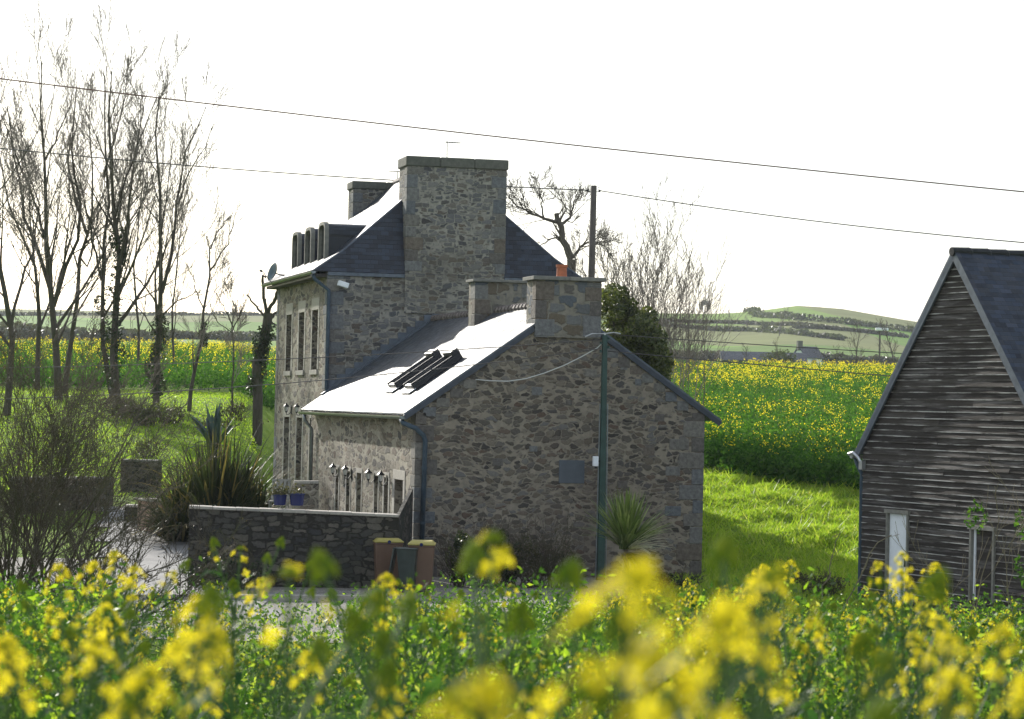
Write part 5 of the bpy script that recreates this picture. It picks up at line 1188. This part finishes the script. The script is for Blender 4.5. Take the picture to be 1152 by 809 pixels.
while n < 245 and tries < 20000:
    tries += 1; D = 2.6 + 19.5 * rnd.random() ** .62; u = rnd.uniform(-.235, .235); s = u * D
    if D < 5 and rnd.random() < .6: continue
    if -.085 < u < .02 and 5 < D and rnd.random() < .45: continue
    if any((s - a) ** 2 + (D - b) ** 2 < (.16 if D < 6 else .22) ** 2 for a, b in occupied): continue
    occupied.append((s, D)); g = ground(s, D); top = EYE - ((.17 if D < 4.5 else .08) + .060 * D + abs(rnd.gauss(0, .022)) * D + (.010 * D if -.11 < u < .03 else 0)); h = max(.7, min(1.42, top - g)) * rnd.uniform(.9, 1.0)
    band = 'within a few steps of the camera' if D < 6 else 'in the middle of the flowering strip' if D < 12 else 'at the far edge of the flowering strip'
    rape(W(s, D, g - .01), h, (rnd.randrange(5) if D > 5 else 10 + rnd.randrange(3)) if rnd.random() < (.36 if D < 5 else .5) else 5 + rnd.randrange(5), 'one of many flowering rape plants ' + band, lean=(rnd.gauss(0, .05), rnd.gauss(0, .05))); n += 1
# the leafy undergrowth on the slope
def under(name, n, d0, d1, h, size, label, cover=.5, gap=1.0):
    S, D = scatter(n, -.24, .24, d0, d1); keep = np.array([noise.noise(Vector((s * .55, d * .4, 4))) > cover - .9 * rnd.random() for s, d in zip(S, D)]); S, D = S[keep], D[keep]; U = S / D; keep = (rng.random(len(S)) < np.where((U > -.15) & (U < -.062), gap, 1.0)) ; S, D = S[keep], D[keep]; z = gzs(S, D); f = rng.random(len(S)) ** 1.2; hh = h * (1 + .5 * np.array([noise.noise(Vector((s * .7, d * .7, 8))) for s, d in zip(S, D)]))
    C = world(S, D, z + f * hh); A_, B_ = leafvecs(len(S), size, asp=.45); o = clouds(name, C, A_, B_, ['weed', 'bankgrass'], (rng.random(len(S)) < .18).astype(int)); tag(o, label, kind='stuff')
under('undergrowth', 42000, 6, 24, .50, .045, 'green weeds and young leaves under the rape plants', .2)
under('rape_undergrowth', 230000, 9.5, 28, 1.0, .021, 'dense leafy growth between the farther rape plants', .0, gap=.16)
under('brambles', 90000, 21, 39.5, 1.0, .032, 'green brambles and weeds on the slope beyond the rape plants', .05, gap=.10)
S, D = scatter(30000, -.24, .24, 2, 20); blades('slope_grass', S, D, .30, .006, 'bankgrass', .4)
t = thing('leafy_shrub', W(8.6, 30, .5), 'leafy green sapling with pale bare twigs in front of the barn window', 'shrub', None); T = Tree(120, nchild=(4, 5), spread=.5, up=.1, wig=.1, rmin=.004, lens=.5)
for x, y, D in ((1098, 575, 30), (1150, 600, 29), (1075, 610, 30), (1160, 560, 30)): q = setz(at(x, 660, D)); T.grow(q, (at(x, y, D) - q), (at(x, y, D) - q).length, .014, 2)
T.done(t, 'twigpale', 'stems'); cs = [(at(x, y, D), .16, .16, .2) for x, y, D in ((1098, 582, 30), (1140, 620, 29), (1155, 590, 30), (1075, 620, 30), (1130, 650, 29), (1155, 640, 29), (1052, 612, 30))]; leafblob(t, 'foliage', cs[:1] + cs[2:3] + cs[5:6], 240, .035, 'weed')
t = thing('dead_branch', W(6.3, 33, .5), 'pale crooked dead branch rising from the weeds before the barn', 'branch'); T = Tree(121, nchild=(3, 3), spread=.5, up=.1, wig=.15, rmin=.004, lens=.4)
T.limb([(955, 690), (965, 650), (985, 610), (1003, 602)], 33, .012, .006, 1, 4); T.limb([(925, 670), (935, 628), (943, 600), (936, 604)], 33, .010, .004, 1, 3); T.done(t, 'twigpale', 'branches')
for o in scene.objects:
    if o.get('kind') == 'stuff' and not o.get('category'):
        o['category'] = 'grass' if 'grass' in o.name else 'vegetation'
        if not o.get('label'): o['label'] = {'lawn_grass': 'short sunlit lawn grass below the bare trees', 'bank_grass': 'long tufted bright grass on the bank right of the wing', 'rough_grass': 'shaded rough grass between the wing and the barn', 'yard_weeds': 'sparse weeds growing in the gravel yard', 'bank_tufts': 'scattered taller dry tufts on the sunlit grass bank', 'slope_grass': 'thin grass between the nearest rape plants'}.get(o.name, 'ground vegetation in the field')
HAZE = 0.00010
if HAZE:
    m = MB(); c = W(0, 600, 0); m.box(-1900, 1900, -200, 2400, -60, 75); k = NT('air'); k.t.nodes.remove(k.b); v = k.n('VolumePrincipled', {'Density': HAZE, 'Color': (.80, .86, .95, 1), 'Anisotropy': .4}); k.t.links.new(v.outputs[0], k.out.inputs['Volume'])
    o = m.build('haze', k.m); tag(o, 'pale haze filling the air over the fields', 'haze', kind='stuff'); scene.cycles.volume_bounces = 0
scene.cycles.max_bounces = 6; scene.cycles.transparent_max_bounces = 4; scene.cycles.caustics_reflective = False; scene.cycles.caustics_refractive = False; scene.cycles.sample_clamp_indirect = 6
